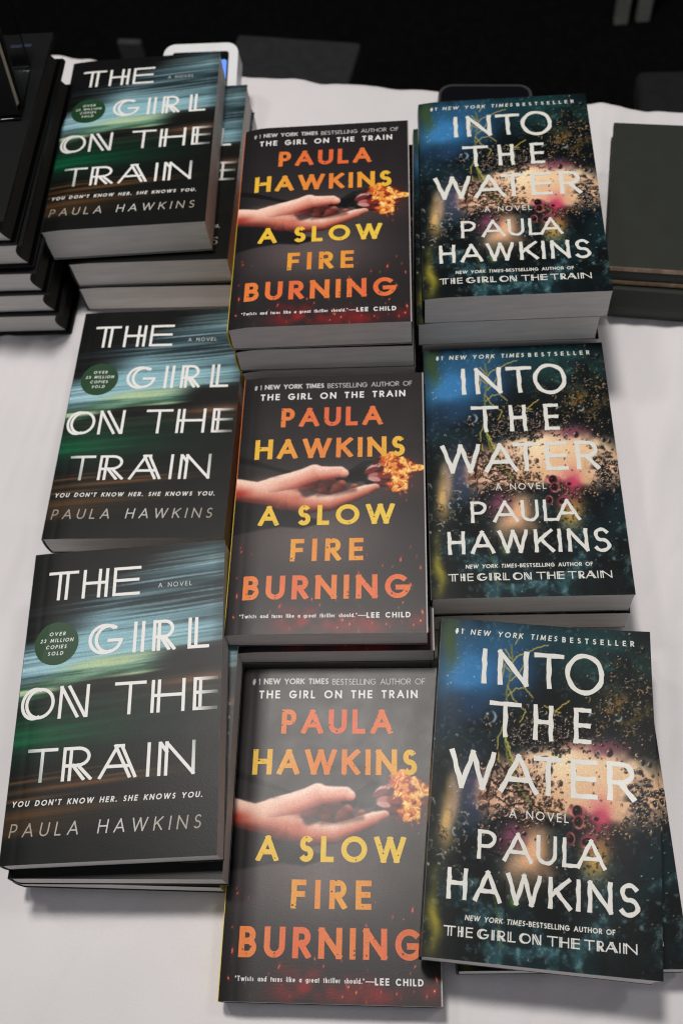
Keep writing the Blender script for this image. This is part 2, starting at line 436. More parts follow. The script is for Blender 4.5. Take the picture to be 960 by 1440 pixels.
def art_water(u, v):
    x, y = u * BW, v * BH
    n = fbm(x * 4, y * 4, 2, 4); n2 = fbm(x * 14, y * 14, 8, 4); n3 = fbm(x * 30, y * 30, 18, 3); n4 = fbm(x * 60, y * 60, 28, 2)
    img = np.zeros(u.shape + (3,)) + np.array((10., 16, 18))
    img = lay(img, sst(.42, .72, n) * .55, (22, 50, 56))
    img = lay(img, sst(.50, .80, n2) * .55 * sst(.40, .2, v) * sst(.35, .65, n), (64, 112, 122))
    img = lay(img, sst(.52, .80, n3) * .45 * sst(.36, .18, v) * sst(.45, .7, n2), (130, 168, 164))
    wu, wv = u + (n - .5) * .12, v + (fbm(x * 4 + 9, y * 4, 4, 4) - .5) * .08
    # blue depth, upper left
    img = lay(img, gau(wu, wv, .14, .835, .19, .105) * 1.25, (56, 122, 176))
    img = lay(img, gau(wu, wv, .30, .94, .26, .06) * .85, (44, 92, 132))
    img = lay(img, gau(wu, wv, .36, .84, .10, .06) * .7, (50, 100, 150))
    img = lay(img, gau(wu, wv, .14, .70, .10, .05) * .6, (40, 72, 110))
    img = lay(img, gau(wu, wv, .03, .93, .05, .08) * .8, (64, 80, 36))
    img = lay(img, gau(wu, wv, .60, .96, .3, .04) * .6, (24, 70, 74))
    img = lay(img, gau(wu, wv, .85, .90, .22, .06) * .55 * sst(.3, .6, n2), (34, 84, 72))
    img = lay(img, gau(wu, wv, .84, .735, .14, .06) * .9 * sst(.40, .62, n2), (150, 108, 40))
    img = lay(img, gau(wu, wv, .70, .685, .11, .045) * .9, (9, 9, 9))
    img = lay(img, gau(wu, wv, .70, .80, .10, .06) * .6, (12, 16, 14))
    # plum and ochre blurs at the left
    img = lay(img, gau(wu, wv, .21, .47, .07, .085, -.1) * .85, (84, 82, 108))
    img = lay(img, gau(wu, wv, .085, .380, .038, .090, -.15) * 1.05, (208, 168, 104))
    img = lay(img, gau(wu, wv, .125, .43, .03, .07, -.15) * .7, (200, 164, 140))
    img = lay(img, gau(wu, wv, .02, .09, .03, .07) * .95, (152, 140, 46))
    img = lay(img, gau(wu, wv, .03, .20, .03, .04) * .5, (96, 96, 44))
    # pale blurred mass
    mass = np.maximum.reduce([gau(wu, wv, .66, .515, .32, .108), gau(wu, wv, .86, .485, .22, .108), gau(wu, wv, .50, .50, .25, .112), gau(wu, wv, .38, .470, .17, .092)])
    mm = sst(.28, .60, mass + (n2 - .5) * .12)
    pal = sst(.3, .75, fbm(x * 2.2, y * 2.2, 55, 3))[..., None]
    pc = np.array((228., 182, 142)) * (1 - pal) + np.array((252., 228, 188)) * pal
    lf = sst(.60, .36, u) * .45
    pc = pc * (1 - lf[..., None]) + np.array((190., 130, 112)) * lf[..., None]
    img = img * (1 - mm[..., None]) + pc * mm[..., None]
    img = lay(img, gau(wu, wv, .79, .605, .09, .028) * .85, (140, 66, 84))
    img = lay(img, gau(wu, wv, .62, .615, .08, .02) * .5, (186, 110, 110))
    img = lay(img, gau(wu, wv, .725, .395, .050, .060) * 1.0, (206, 66, 100))
    img = lay(img, gau(wu, wv, .45, .295, .10, .060, .5) * 1.05, (232, 180, 138))
    img = lay(img, gau(wu, wv, .35, .33, .06, .035) * .9, (130, 72, 96))
    img = lay(img, gau(wu, wv, .73, .295, .05, .05) * .9, (206, 164, 86))
    img = lay(img, gau(wu, wv, .60, .225, .08, .032) * 1.0, (8, 10, 12))
    img = lay(img, gau(wu, wv, .52, .375, .22, .022) * .75 * sst(.35, .6, n2), (20, 14, 16))
    img = lay(img, gau(wu, wv, .93, .45, .07, .06) * 1.2 * sst(.44, .56, n2), (22, 28, 44))
    img = lay(img, gau(wu, wv, .92, .345, .06, .04) * 1.2, (10, 18, 24))
    # water grain and flecks
    img = lay(img, sst(.58, .80, n4) * .22 * (1 - mm) * sst(.45, .62, n2), (168, 190, 198))
    img = lay(img, sst(.42, .36, n3) * sst(.58, .30, u) * mm * .6, (40, 22, 20))
    img = lay(img, sst(.60, .68, n3) * sst(.56, .34, u) * mm * .4, (252, 214, 186))
    rng = random.Random(5)
    us, vs = u[0, :], v[:, 0]

    def win(cx, cy, r):
        i0, i1 = np.searchsorted(us, [(cx - r) / BW, (cx + r) / BW]); j0, j1 = np.searchsorted(vs, [(cy - r) / BH, (cy + r) / BH])
        return slice(max(j0 - 1, 0), j1 + 1), slice(max(i0 - 1, 0), i1 + 1)

    def bubble(cu, cv, r, dark, rim, k=1.0, lite=(250, 236, 214), fill=.75):
        cx, cy = cu * BW, cv * BH
        J, I = win(cx, cy, r * 1.8)
        xx, yy = x[J, I] - cx, y[J, I] - cy
        if xx.size == 0: return
        q = rng.uniform(.8, 1.25); a = rng.uniform(0, 6.3)
        d = np.hypot(xx * q, yy / q) / r
        s = img[J, I]
        s = lay(s, sst(1.30, .95, d) * fill * k, dark)
        s = lay(s, np.exp(-((d - .80) / .17) ** 2) * sst(-.1, .8, (xx * math.cos(a) + yy * math.sin(a)) / r) * k, rim)
        if r > .006:
            s = lay(s, np.exp(-((xx / r + .32) ** 2 + (yy / r - .36) ** 2) / .035) * .95 * k, lite)
        img[J, I] = s

    def strand(pts, w, c, k=1.0):
        P = []
        for (a, b_) in zip(pts, pts[1:]):
            for t in np.linspace(0, 1, 7)[:-1]:
                P.append((a[0] + (b_[0] - a[0]) * t + rng.uniform(-.003, .003), a[1] + (b_[1] - a[1]) * t + rng.uniform(-.002, .002)))
        P.append(pts[-1])
        for (a, b_) in zip(P, P[1:]):
            cx, cy = (a[0] + b_[0]) / 2 * BW, (a[1] + b_[1]) / 2 * BH
            J, I = win(cx, cy, .12)
            if x[J, I].size == 0: continue
            dd, _ = capsule(x[J, I], y[J, I], [(a[0] * BW, a[1] * BH, w), (b_[0] * BW, b_[1] * BH, w)])
            img[J, I] = lay(img[J, I], sst(.0035, -.003, dd) * k, c)

    # froth over the pale mass: mostly dark beads, thickest at its left and lower rim
    for _ in range(430):
        cu, cv = rng.gauss(.38, .10), rng.gauss(.465, .06)
        if cu < .22 or cu > .64: continue
        bubble(cu, cv, rng.uniform(.003, .009) * (1 + 1.8 * (rng.random() < .16)), (22, 15, 18), (236, 190, 152), .95)
    for _ in range(130):
        cu = rng.uniform(.42, .95); cv = .405 + .03 * math.sin(cu * 14) + rng.gauss(0, .012)
        bubble(cu, cv, rng.uniform(.005, .014), (34, 20, 18), (244, 198, 146), .9)
    for _ in range(40):
        bubble(rng.uniform(.5, .9), rng.uniform(.44, .60), rng.uniform(.003, .008), (52, 30, 24), (250, 220, 180), .9)
    # shining black froth above it
    for _ in range(420):
        cu, cv = rng.gauss(.50, .11), rng.gauss(.655, .036)
        bubble(cu, cv, rng.uniform(.004, .010) * (1 + 1.3 * (rng.random() < .12)), (6, 6, 7), (196, 172, 154), .95)
    for _ in range(330):
        cu, cv = rng.gauss(.88, .09), rng.gauss(.76, .09)
        if cv < .60: continue
        bubble(cu, cv, rng.uniform(.004, .010) * (1 + 1.5 * (rng.random() < .13)), (10, 10, 9), rng.choice([(190, 150, 104), (176, 160, 140), (120, 110, 70)]), .9)
    for _ in range(110):
        cu, cv = rng.gauss(.94, .04), rng.gauss(.47, .06)
        bubble(cu, cv, rng.uniform(.006, .018), (16, 16, 26), (246, 208, 156), .95)
    for _ in range(170):
        bubble(rng.uniform(.55, .98), rng.uniform(.24, .36), rng.uniform(.003, .008), (7, 10, 14), (30, 44, 54), .7, (60, 80, 90))
    for (cu, cv, r) in ((.655, .430, .036), (.660, .400, .030), (.625, .352, .026), (.70, .345, .034), (.735, .412, .015)):
        bubble(cu, cv, r * 1.15, (168, 70, 86), (226, 150, 130), .9, fill=.65)
        bubble(cu, cv, r * .78, (20, 11, 14), (90, 40, 44), 1, lite=(150, 90, 90), fill=1)
    for (cu, cv, r) in ((.25, .69, .045), (.84, .72, .03), (.72, .715, .022), (.12, .345, .03), (.16, .36, .022), (.10, .62, .014), (.745, .605, .02)):
        bubble(cu, cv, r, (14, 22, 28), (180, 204, 212), .8, (245, 250, 252), fill=.35)
    for _ in range(130):
        cu, cv = rng.random(), rng.random()
        if cv > .42 and cu > .3: continue
        bubble(cu, cv, rng.uniform(.003, .005), (150, 170, 178), (220, 230, 234), .8)
    # fine scratches and twigs, lower left
    for _ in range(70):
        cu, cv = rng.gauss(.14, .07), rng.gauss(.30, .06); a = rng.uniform(1, 2.6); l = rng.uniform(.01, .05)
        c = rng.choice([(190, 186, 178), (12, 12, 12), (120, 112, 100)])
        strand([(cu, cv), (cu + l * .5 * math.cos(a), cv + l * .4 * math.sin(a)), (cu + l * math.cos(a + .5), cv + l * .6 * math.sin(a + .5))], rng.uniform(.0008, .0022), c, .55)
    # weed strands
    G, Y = (112, 120, 56), (182, 164, 76)
    strand([(.34, .92), (.352, .86), (.325, .78), (.330, .72), (.318, .65), (.335, .58), (.36, .53), (.40, .48), (.45, .44)], .0055, G, .9)
    strand([(.330, .70), (.322, .64), (.35, .58), (.385, .535)], .0045, (168, 172, 70))
    for p in ([(.34, .86), (.37, .89), (.42, .905), (.47, .925)], [(.34, .84), (.31, .86), (.30, .80)], [(.33, .76), (.37, .785), (.41, .79), (.45, .76)], [(.33, .79), (.36, .75), (.42, .715), (.39, .68)], [(.47, .925), (.52, .935)], [(.32, .68), (.29, .62), (.30, .55)], [(.55, .72), (.59, .745), (.62, .76)], [(.50, .74), (.54, .725), (.58, .72)], [(.36, .93), (.39, .965)], [(.34, .81), (.38, .83), (.41, .87)], [(.345, .88), (.31, .91)]):
        strand(p, .0032, Y, .85)
    for p in ([(.30, .60), (.27, .52), (.25, .45)], [(.27, .50), (.32, .475), (.36, .47), (.44, .475)], [(.18, .33), (.22, .28), (.24, .22)], [(.22, .30), (.27, .295), (.32, .285)], [(.34, .22), (.35, .12), (.37, .05)], [(.46, .44), (.50, .42), (.54, .38)], [(.28, .56), (.33, .53), (.37, .55)], [(.30, .45), (.35, .43), (.42, .44)]):
        strand(p, .004, (20, 15, 13), .9)
    strand([(.295, .185), (.32, .10), (.335, .04)], .006, (70, 76, 30), .6)
    img = lay(img, gau(u, v, .385, .165, .018, .012) * .9, (104, 148, 74))
    return img


# ------------------------------------------------------------------ stroke lettering
def arc(cx, cy, rx, ry, a0, a1, n=14):
    return [(cx + rx * math.cos(math.radians(a0 + (a1 - a0) * k / n)), cy + ry * math.sin(math.radians(a0 + (a1 - a0) * k / n))) for k in range(n + 1)]


_bowl = lambda y0, y1, xs, w=1.0: [(0, y1), (xs, y1)] + arc(xs, (y0 + y1) / 2, w - xs, (y1 - y0) / 2, 90, -90, 10)[1:] + [(0, y0)]
GL = {
    'A': (.80, [[(0, 0), (.5, 1)], [(.5, 1), (1, 0)], [(.2, .32), (.8, .32)]]),
    'B': (.55, [[(0, 0), (0, 1)], _bowl(.53, 1, .5, .9), _bowl(0, .53, .55)]),
    'C': (.80, [arc(.54, .5, .54, .5, 42, 318, 24)]),
    'D': (.74, [[(0, 0), (0, 1)], _bowl(0, 1, .35)]),
    'E': (.50, [[(0, 0), (0, 1)], [(0, 1), (1, 1)], [(0, .51), (.92, .51)], [(0, 0), (1, 0)]]),
    'F': (.47, [[(0, 0), (0, 1)], [(0, 1), (1, 1)], [(0, .5), (.9, .5)]]),
    'G': (.88, [arc(.52, .5, .50, .5, 42, 352, 26), [(1.02, .44), (.55, .44)]]),
    'H': (.70, [[(0, 0), (0, 1)], [(1, 0), (1, 1)], [(0, .52), (1, .52)]]),
    'I': (.0, [[(.5, 0), (.5, 1)]]),
    'J': (.4, [[(1, 1), (1, .3)] + arc(.5, .3, .5, .3, 0, -150)]),
    'K': (.64, [[(0, 0), (0, 1)], [(.97, 1), (.08, .44)], [(.3, .60), (1, 0)]]),
    'L': (.45, [[(0, 0), (0, 1)], [(0, 0), (1, 0)]]),
    'M': (.92, [[(.04, 0), (.12, 1)], [(.12, 1), (.5, .12)], [(.5, .12), (.88, 1)], [(.88, 1), (.96, 0)]]),
    'N': (.74, [[(0, 0), (0, 1)], [(0, 1), (1, 0)], [(1, 0), (1, 1)]]),
    'O': (.95, [arc(.5, .5, .5, .5, 0, 360, 32)]),
    'P': (.52, [[(0, 0), (0, 1)], _bowl(.44, 1, .5)]),
    'Q': (.95, [arc(.5, .5, .5, .5, 0, 360, 32), [(.6, .3), (1, 0)]]),
    'R': (.56, [[(0, 0), (0, 1)], _bowl(.46, 1, .5, .97), [(.42, .46), (1, 0)]]),
    'S': (.50, [arc(.52, .745, .44, .255, 32, 180, 10)[:-1] + arc(.52, .745, .44, .245, 180, 270, 6)[:-1] + [(.52, .5)] + arc(.48, .255, .5, .255, 82, 0, 6) + arc(.48, .255, .5, .255, 0, -148, 10)[1:]]),
    'T': (.56, [[(0, 1), (1, 1)], [(.5, 1), (.5, 0)]]),
    'U': (.66, [[(0, 1), (0, .34)] + arc(.5, .34, .5, .34, 180, 360, 16)[1:] + [(1, 1)]]),
    'V': (.76, [[(0, 1), (.5, 0)], [(.5, 0), (1, 1)]]),
    'W': (1.16, [[(0, 1), (.25, 0)], [(.25, 0), (.5, 1)], [(.5, 1), (.75, 0)], [(.75, 0), (1, 1)]]),
    'Y': (.70, [[(0, 1), (.5, .45)], [(1, 1), (.5, .45)], [(.5, .48), (.5, 0)]]),
    '1': (.18, [[(1, 0), (1, 1)], [(1, 1), (0, .8)]]),
    '2': (.50, [arc(.5, .7, .48, .3, 170, -30, 12) + [(0, 0)], [(0, 0), (1, 0)]]),
    '3': (.54, [arc(.44, .75, .44, .25, 160, -80, 10), arc(.46, .26, .54, .26, 80, -160, 12)]),
    '#': (.55, [[(.25, 0), (.42, 1)], [(.6, 0), (.77, 1)], [(.02, .34), (.95, .34)], [(.05, .66), (.98, .66)]]),
    '-': (.30, [[(0, .42), (1, .42)]]), '~': (.62, [[(0, .40), (1, .40)]]),
    '.': (.02, [[(.5, 0), (.5, .02)]]), "'": (.02, [[(.5, .78), (.5, 1)]]),
    '"': (.22, [[(.1, .8), (.1, 1)], [(.9, .8), (.9, 1)]]),
    't': (.22, [[(.5, 0), (.5, .86)], [(0, .60), (1, .60)]]), 'w': (.78, [[(0, .62), (.25, 0)], [(.25, 0), (.5, .62)], [(.5, .62), (.75, 0)], [(.75, 0), (1, .62)]]),
    'i': (.0, [[(.5, 0), (.5, .62)], [(.5, .84), (.5, .9)]]), 's': (.30, [arc(.5, .46, .42, .15, 40, 270, 8) + arc(.5, .16, .46, .16, 90, -140, 8)[1:]]),
    'a': (.46, [arc(.5, .31, .5, .31, 0, 360, 16), [(1, 0), (1, .62)]]), 'n': (.36, [[(0, 0), (0, .62)], arc(.5, .36, .5, .26, 180, 0, 10) + [(1, 0)]]),
    'd': (.46, [arc(.5, .31, .5, .31, 0, 360, 16), [(1, 0), (1, 1)]]), 'u': (.36, [[(0, .62), (0, .26)] + arc(.5, .26, .5, .26, 180, 360, 10)[1:], [(1, 0), (1, .62)]]),
    'r': (.20, [[(0, 0), (0, .62)], arc(.7, .34, .7, .28, 170, 70, 5)]), 'l': (.0, [[(.5, 0), (.5, 1)]]), 'k': (.40, [[(0, 0), (0, 1)], [(.95, .62), (.05, .27)], [(.25, .36), (1, 0)]]),
    'e': (.44, [arc(.5, .31, .5, .31, 0, 320, 16), [(0, .31), (1, .31)]]), 'g': (.46, [arc(.5, .31, .5, .31, 0, 360, 16), [(1, .62), (1, -.08)] + arc(.5, -.06, .5, .2, 0, -150, 8)[1:]]),
    'h': (.36, [[(0, 0), (0, 1)], arc(.5, .36, .5, .26, 180, 0, 10) + [(1, 0)]]), 'o': (.48, [arc(.5, .31, .5, .31, 0, 360, 18)]),
}
# inline letters with doubled strokes
d = .20
DB = {
    'T1': [[(0, 1), (1, 1)], [(.38, 1), (.38, 0)], [(.66, 1), (.66, 0)]],
    'T0': [[(0, 1), (1, 1)], [(.5, 1), (.5, 0)]],
    'H1': [[(0, 0), (0, 1)], [(.68, 0), (.68, 1)], [(1, 0), (1, 1)], [(0, .52), (1, .52)]],
    'H2': [[(0, 0), (0, 1)], [(.2, 0), (.2, 1)], [(1, 0), (1, 1)], [(0, .52), (1, .52)]],
    'E1': [[(0, 0), (0, 1)], [(0, 1), (1, 1)], [(0, .54), (.95, .54)], [(0, 0), (1, 0)]],
    'E2': [[(0, 0), (0, 1)], [(.26, 0), (.26, 1)], [(0, 1), (1, 1)], [(0, .54), (1, .54)], [(0, 0), (1, 0)]],
    'G1': [arc(.46, .5, .46, .5, 50, 300, 26), arc(.60, .5, .40, .47, 55, 345, 24), [(1.0, .44), (.62, .44)]],
    'I1': [[(.0, 0), (.0, 1)], [(1, 0), (1, 1)]],
    'I0': [[(.5, 0), (.5, 1)]],
    'R1': [[(0, 0), (0, 1)], [(.24, 0), (.24, 1)], _bowl(.44, 1, .5, .9), [(.34, .44), (.74, 0)], [(.52, .44), (1, 0)]],
    'L1': [[(0, 0), (0, 1)], [(.36, 0), (.36, 1)], [(0, 0), (1, 0)]],
    'O1': [arc(.57, .5, .43, .48, 0, 360, 32), arc(.40, .5, .40, .5, 62, 298, 22)],
    'N1': [[(0, 0), (0, 1)], [(.0, 1), (.66, 0)], [(.30, 1), (.95, 0)], [(1, 0), (1, 1)]],
    'N3': [[(0, 0), (0, 1)], [(.2, 0), (.2, 1)], [(.02, 1), (.2, .72)], [(.2, 1), (1, 0)], [(1, 0), (1, 1)]],
    'A1': [[(0, 0), (.46, 1)], [(.40, 1), (.84, 0)], [(.58, 1), (1, 0)], [(.2, .34), (.82, .34)], [(.42, 1), (.62, 1)]],
}


def clip_y(poly, lo, hi):
    for s, lim in ((1, lo), (-1, hi)):
        out = []
        for i in range(len(poly)):
            a, b_ = poly[i], poly[(i + 1) % len(poly)]
            da, db = s * (a[1] - lim), s * (b_[1] - lim)
            if da >= 0: out.append(a)
            if (da >= 0) != (db >= 0):
                t = da / (da - db); out.append((a[0] + (b_[0] - a[0]) * t, a[1] + (b_[1] - a[1]) * t))
        poly = out
        if len(poly) < 3: return []
    return poly


def glyph(strokes, w, h, s, lo=0.0, hi=1.0, wob=None):
    """polygons (in dm, origin bottom left) of one letter drawn with stroke width s"""
    out = []
    for k, st in enumerate(strokes):
        P = [(s / 2 + px * max(w - s, 0), s / 2 + py * (h - s)) for px, py in st]
        if wob:
            rng, amp = wob
            if len(P) == 2:
                P = [(P[0][0] + (P[1][0] - P[0][0]) * t, P[0][1] + (P[1][1] - P[0][1]) * t) for t in np.linspace(0, 1, 8)]
            ph = [rng.uniform(0, 6.3) for _ in range(4)]
            fr = rng.uniform(9, 15) / h
            P = [(a + amp * (math.sin(b_ * fr + ph[0]) + .5 * math.sin(b_ * fr * 2.3 + ph[1])), b_ + amp * .4 * math.sin(a * fr * 1.4 + ph[2])) for a, b_ in P]
        closed = len(P) > 3 and math.hypot(P[0][0] - P[-1][0], P[0][1] - P[-1][1]) < 1e-6
        n = len(P)
        if not closed:                                           # square ends
            def ext(a, b_):
                l = math.hypot(a[0] - b_[0], a[1] - b_[1]) or 1
                e = s * .5 if n < 3 or wob else (s * .5 if abs(a[0] - b_[0]) < 1e-6 or abs(a[1] - b_[1]) < 1e-6 else s * .12)
                return (a[0] + (a[0] - b_[0]) / l * e, a[1] + (a[1] - b_[1]) / l * e)
            P[0], P[-1] = ext(P[0], P[1]), ext(P[-1], P[-2])
        L, R = [], []
        for i in range(n):
            a = P[i - 1] if i else (P[-2] if closed else None)
            c = P[i + 1] if i < n - 1 else (P[1] if closed else None)
            p = P[i]
            d1 = (p[0] - a[0], p[1] - a[1]) if a else (c[0] - p[0], c[1] - p[1])
            d2 = (c[0] - p[0], c[1] - p[1]) if c else d1
            l1, l2 = math.hypot(*d1) or 1, math.hypot(*d2) or 1
            n1, n2 = (-d1[1] / l1, d1[0] / l1), (-d2[1] / l2, d2[0] / l2)
            m_ = (n1[0] + n2[0], n1[1] + n2[1]); lm = math.hypot(*m_) or 1
            m_ = (m_[0] / lm, m_[1] / lm)
            dt = max(m_[0] * n1[0] + m_[1] * n1[1], .5)
            hw = s / 2 / dt
            if wob: hw *= 1 + .11 * math.sin(i * 1.3 + k * 2 + n)
            L.append((p[0] + m_[0] * hw, p[1] + m_[1] * hw)); R.append((p[0] - m_[0] * hw, p[1] - m_[1] * hw))
        for i in range(n - 1):
            q = [R[i], R[i + 1], L[i + 1], L[i]]
            q = clip_y(q, lo * h, hi * h)
            if q: out.append((k, q))
    return out


def line(text, u0, u1, v0, v1, sw, slant=0, word=.34, wob=0, seed=1):
    """one line of capitals fitted between u0 and u1; returns polygons in dm on the cover"""
    h = (v1 - v0) * BH; s = sw * h
    W = [(.0 if ch == ' ' else GL[ch][0] * h * (1 if GL[ch][0] > .1 else 0) + (s if GL[ch][0] <= .1 else s * .35)) for ch in text]
    sp_w = (word + .16) * h
    tot = sum(W) + sp_w * text.count(' '); gaps = len(text) - 1
    full = (u1 - u0) * BW
    if len(text) == 1: tr = 0; W = [full]
    else: tr = (full - tot) / max(gaps, 1)
    rng = random.Random(seed)
    x = u0 * BW; out = []
    for ch, w in zip(text, W):
        if ch == ' ':
            x += sp_w + tr; continue
        lo, hi = (-.45, 1.2) if (ch.islower() or wob) else (0, 1)
        for k, q in glyph(GL[ch][1], w, h, s, lo, hi, (rng, wob * h) if wob else None):
            out.append((k, [(x + a + slant * b_, v0 * BH + b_) for a, b_ in q]))
        x += w + tr
    return out


def letters(items, v0, v1, sw, table=DB, wob=0, seed=3):
    """letters placed one by one: (key, u left, u right)"""
    h = (v1 - v0) * BH; s = sw * h; out = []
    rng = random.Random(seed)
    for it in items:
        key, a, c = it[:3]
        st = table[key] if table is DB else table[key][1]
        dv0, dv1 = it[3:5] if len(it) > 3 else (0, 0)
        hh = h + (dv1 - dv0) * BH
        for k, q in glyph(st, (c - a) * BW, hh, s, -.1 if wob else 0, 1.1 if wob else 1, (rng, wob * h) if wob else None):
            out.append((k, [(a * BW + px, (v0 + dv0) * BH + py) for px, py in q]))
    return out


# ------------------------------------------------------------------ paperbacks
def surf(kind, curl=False):
    dip, gro = {'train': (.010, .0007), 'fire': (.026, .0007), 'water': (.016, .0007)}[kind]

    def f(x, y):                                                # height of the cover above its flat position
        u, v = x / BW, y / BH
        z = -dip * np.maximum(0, 1 - u / .16) ** 2 - gro * np.exp(-((u - .068) / .016) ** 2)
        z = z + .0025 * np.sin(3.1 * u + 1) * np.sin(2.3 * v * 2 + .5) * u
        if curl:
            z = z + .085 * np.clip((u - .55) / .45, 0, 1) ** 2 * (.35 + np.exp(-((v - .38) / .30) ** 2))
        return z
    return f


def cover_mesh(kind, art, f, t, edge_mat, nu=264, nv=408):
    us, vs = np.linspace(0, 1, nu), np.linspace(0, 1, nv)
    U, V = np.meshgrid(us, vs)
    ink = lin(np.clip(art(U, V), 0, 255)).astype(np.float32)
    X, Y = U * BW, V * BH
    Z = t + f(X, Y)
    top = np.stack([X - BW / 2, Y - BH / 2, Z], -1).reshape(-1, 3)
    nt_ = nu * nv
    # border ring repeated lower for the cut edge
    ring = [j for j in range(nu)] + [i * nu + nu - 1 for i in range(1, nv)] + [(nv - 1) * nu + j for j in range(nu - 2, -1, -1)] + [i * nu for i in range(nv - 2, 0, -1)]
    ring = np.array(ring); nr = len(ring)
    e0 = top[ring].copy(); e1 = e0.copy(); e1[:, 2] -= COV
    vts = np.concatenate([top, e0, e1]) * D
    idx = np.arange(nt_).reshape(nv, nu)
    F1 = np.stack([idx[:-1, :-1], idx[:-1, 1:], idx[1:, 1:], idx[1:, :-1]], -1).reshape(-1, 4)
    k = np.arange(nr); k2 = (k + 1) % nr
    F2 = np.stack([nt_ + k2, nt_ + k, nt_ + nr + k, nt_ + nr + k2], -1)
    F = np.concatenate([F1, F2])
    me = bpy.data.meshes.new(kind + '_front_cover')
    me.vertices.add(len(vts)); me.vertices.foreach_set('co', vts.astype(np.float32).ravel())
    me.loops.add(F.size); me.loops.foreach_set('vertex_index', F.astype(np.int32).ravel())
    me.polygons.add(len(F)); me.polygons.foreach_set('loop_start', np.arange(0, F.size, 4, dtype=np.int32))
    try: me.polygons.foreach_set('loop_total', np.full(len(F), 4, np.int32))
    except Exception: pass
    me.materials.append(M[kind]); me.materials.append(edge_mat)
    mi = np.zeros(len(F), np.int32); mi[len(F1):] = 1
    me.polygons.foreach_set('material_index', mi)
    me.polygons.foreach_set('use_smooth', mi == 0)
    a = me.color_attributes.new('ink', 'FLOAT_COLOR', 'POINT')
    cc = np.ones((len(vts), 4), np.float32); cc[:nt_, :3] = ink.reshape(-1, 3)
    a.data.foreach_set('color', cc.ravel())
    me.update(calc_edges=True); me.validate()
    return me


def text_mesh(name, polys, f, t, colour, mat, sub=1, lift=.0014):
    """lettering printed on the cover; colour is a function of (u, v) giving sRGB"""
    mb = MB()
    for k, q in polys:
        # split long pieces so they follow the cover
        pts = []
        for i in range(len(q)):
            a, b_ = q[i], q[(i + 1) % len(q)]
            l = math.hypot(a[0] - b_[0], a[1] - b_[1]); n = max(1, int(l / .03))
            pts += [(a[0] + (b_[0] - a[0]) * s / n, a[1] + (b_[1] - a[1]) * s / n) for s in range(n)]
        z = lift + k * .00016
        P = [(x - BW / 2, y - BH / 2, t + float(f(np.float64(x), np.float64(y))) + z) for x, y in pts]
        n0 = len(mb.v)
        mb.v += P; mb.c += [tuple(lin(colour(x / BW, y / BH))) for x, y in pts]
        mb.f.append(tuple(range(n0, n0 + len(P)))); mb.m.append(0)
    return mb.mesh(name, [mat], color=True)


def page_mesh(f, t, seed):
    rng = random.Random(seed)
    mb = MB(); n = 22; m_ = 16
    us = [i / (n - 1) for i in range(n)]; vs = [j / (m_ - 1) for j in range(m_)]
    ins = .006
    X = lambda u, v, z: ins + u * (BW - 2 * ins) - (.004 * math.sin(v * 5 + seed) * (z / t))
    zt = lambda u, v: t - COV - .0004 + float(f(np.float64(u * BW), np.float64(v * BH)))
    zb = COV + .0004
    zs = [0, .25, .5, .75, 1]
    pt = lambda u, v, k: (X(u, v, t * zs[k]) - BW / 2, ins + v * (BH - 2 * ins) - BH / 2 + .003 * math.sin(zs[k] * 7 + seed) * (1 - 2 * v), zb + (zt(u, v) - zb) * zs[k])
    mb.grid([[pt(u, v, 4) for u in us] for v in vs])
    mb.grid([[pt(u, v, 0) for u in us] for v in vs], flip=True)
    mb.grid([[pt(u, 0, k) for u in us] for k in range(5)])
    mb.grid([[pt(u, 1, k) for u in us] for k in range(5)], flip=True)
    mb.grid([[pt(0, v, k) for v in vs] for k in range(5)], flip=True)
    mb.grid([[pt(1, v, k) for v in vs] for k in range(5)])
    return mb.mesh('page_block', [M['pages']])


def spine_mesh(f, t, colour):
    mb = MB(); n = 60; K = 6
    P, C = [], []
    for j in range(n):
        v = j / (n - 1); zt = t + float(f(np.float64(0), np.float64(v * BH))) - .0003
        row, cr = [], []
        for k in range(K):
            a = k / (K - 1)
            row.append((-BW / 2 - .004 - .010 * math.sin(math.pi * a), v * BH - BH / 2, .0003 + (zt - .0003) * a)); cr.append(tuple(lin(colour(v, a))))
        P.append(row); C.append(cr)
    mb.grid(P, cols=C, flip=True)
    P2 = [[(x + .0075, y, z) for x, y, z in r] for r in P]
    mb.grid(P2, cols=C)
    # close the rim
    for j in range(n - 1):
        mb.face([P[j][-1], P2[j][-1], P2[j + 1][-1], P[j + 1][-1]], 0, C[j][-1])
        mb.face([P[j][0], P[j + 1][0], P2[j + 1][0], P2[j][0]], 0, C[j][0])
    for k in range(K - 1):
        mb.face([P[0][k], P2[0][k], P2[0][k + 1], P[0][k + 1]], 0, C[0][k])
        mb.face([P[-1][k], P[-1][k + 1], P2[-1][k + 1], P2[-1][k]], 0, C[-1][k])
    return mb.mesh('spine', [M['cover']], color=True, smooth=False)


def rb(*a):
    mb = MB(); mb.box(*a); return mb


WHITE = (236, 235, 232)
cw = lambda c: (lambda u, v: c)


def mixc(a, b_, t):
    t = min(1, max(0, t)); return tuple(a[i] * (1 - t) + b_[i] * t for i in range(3))


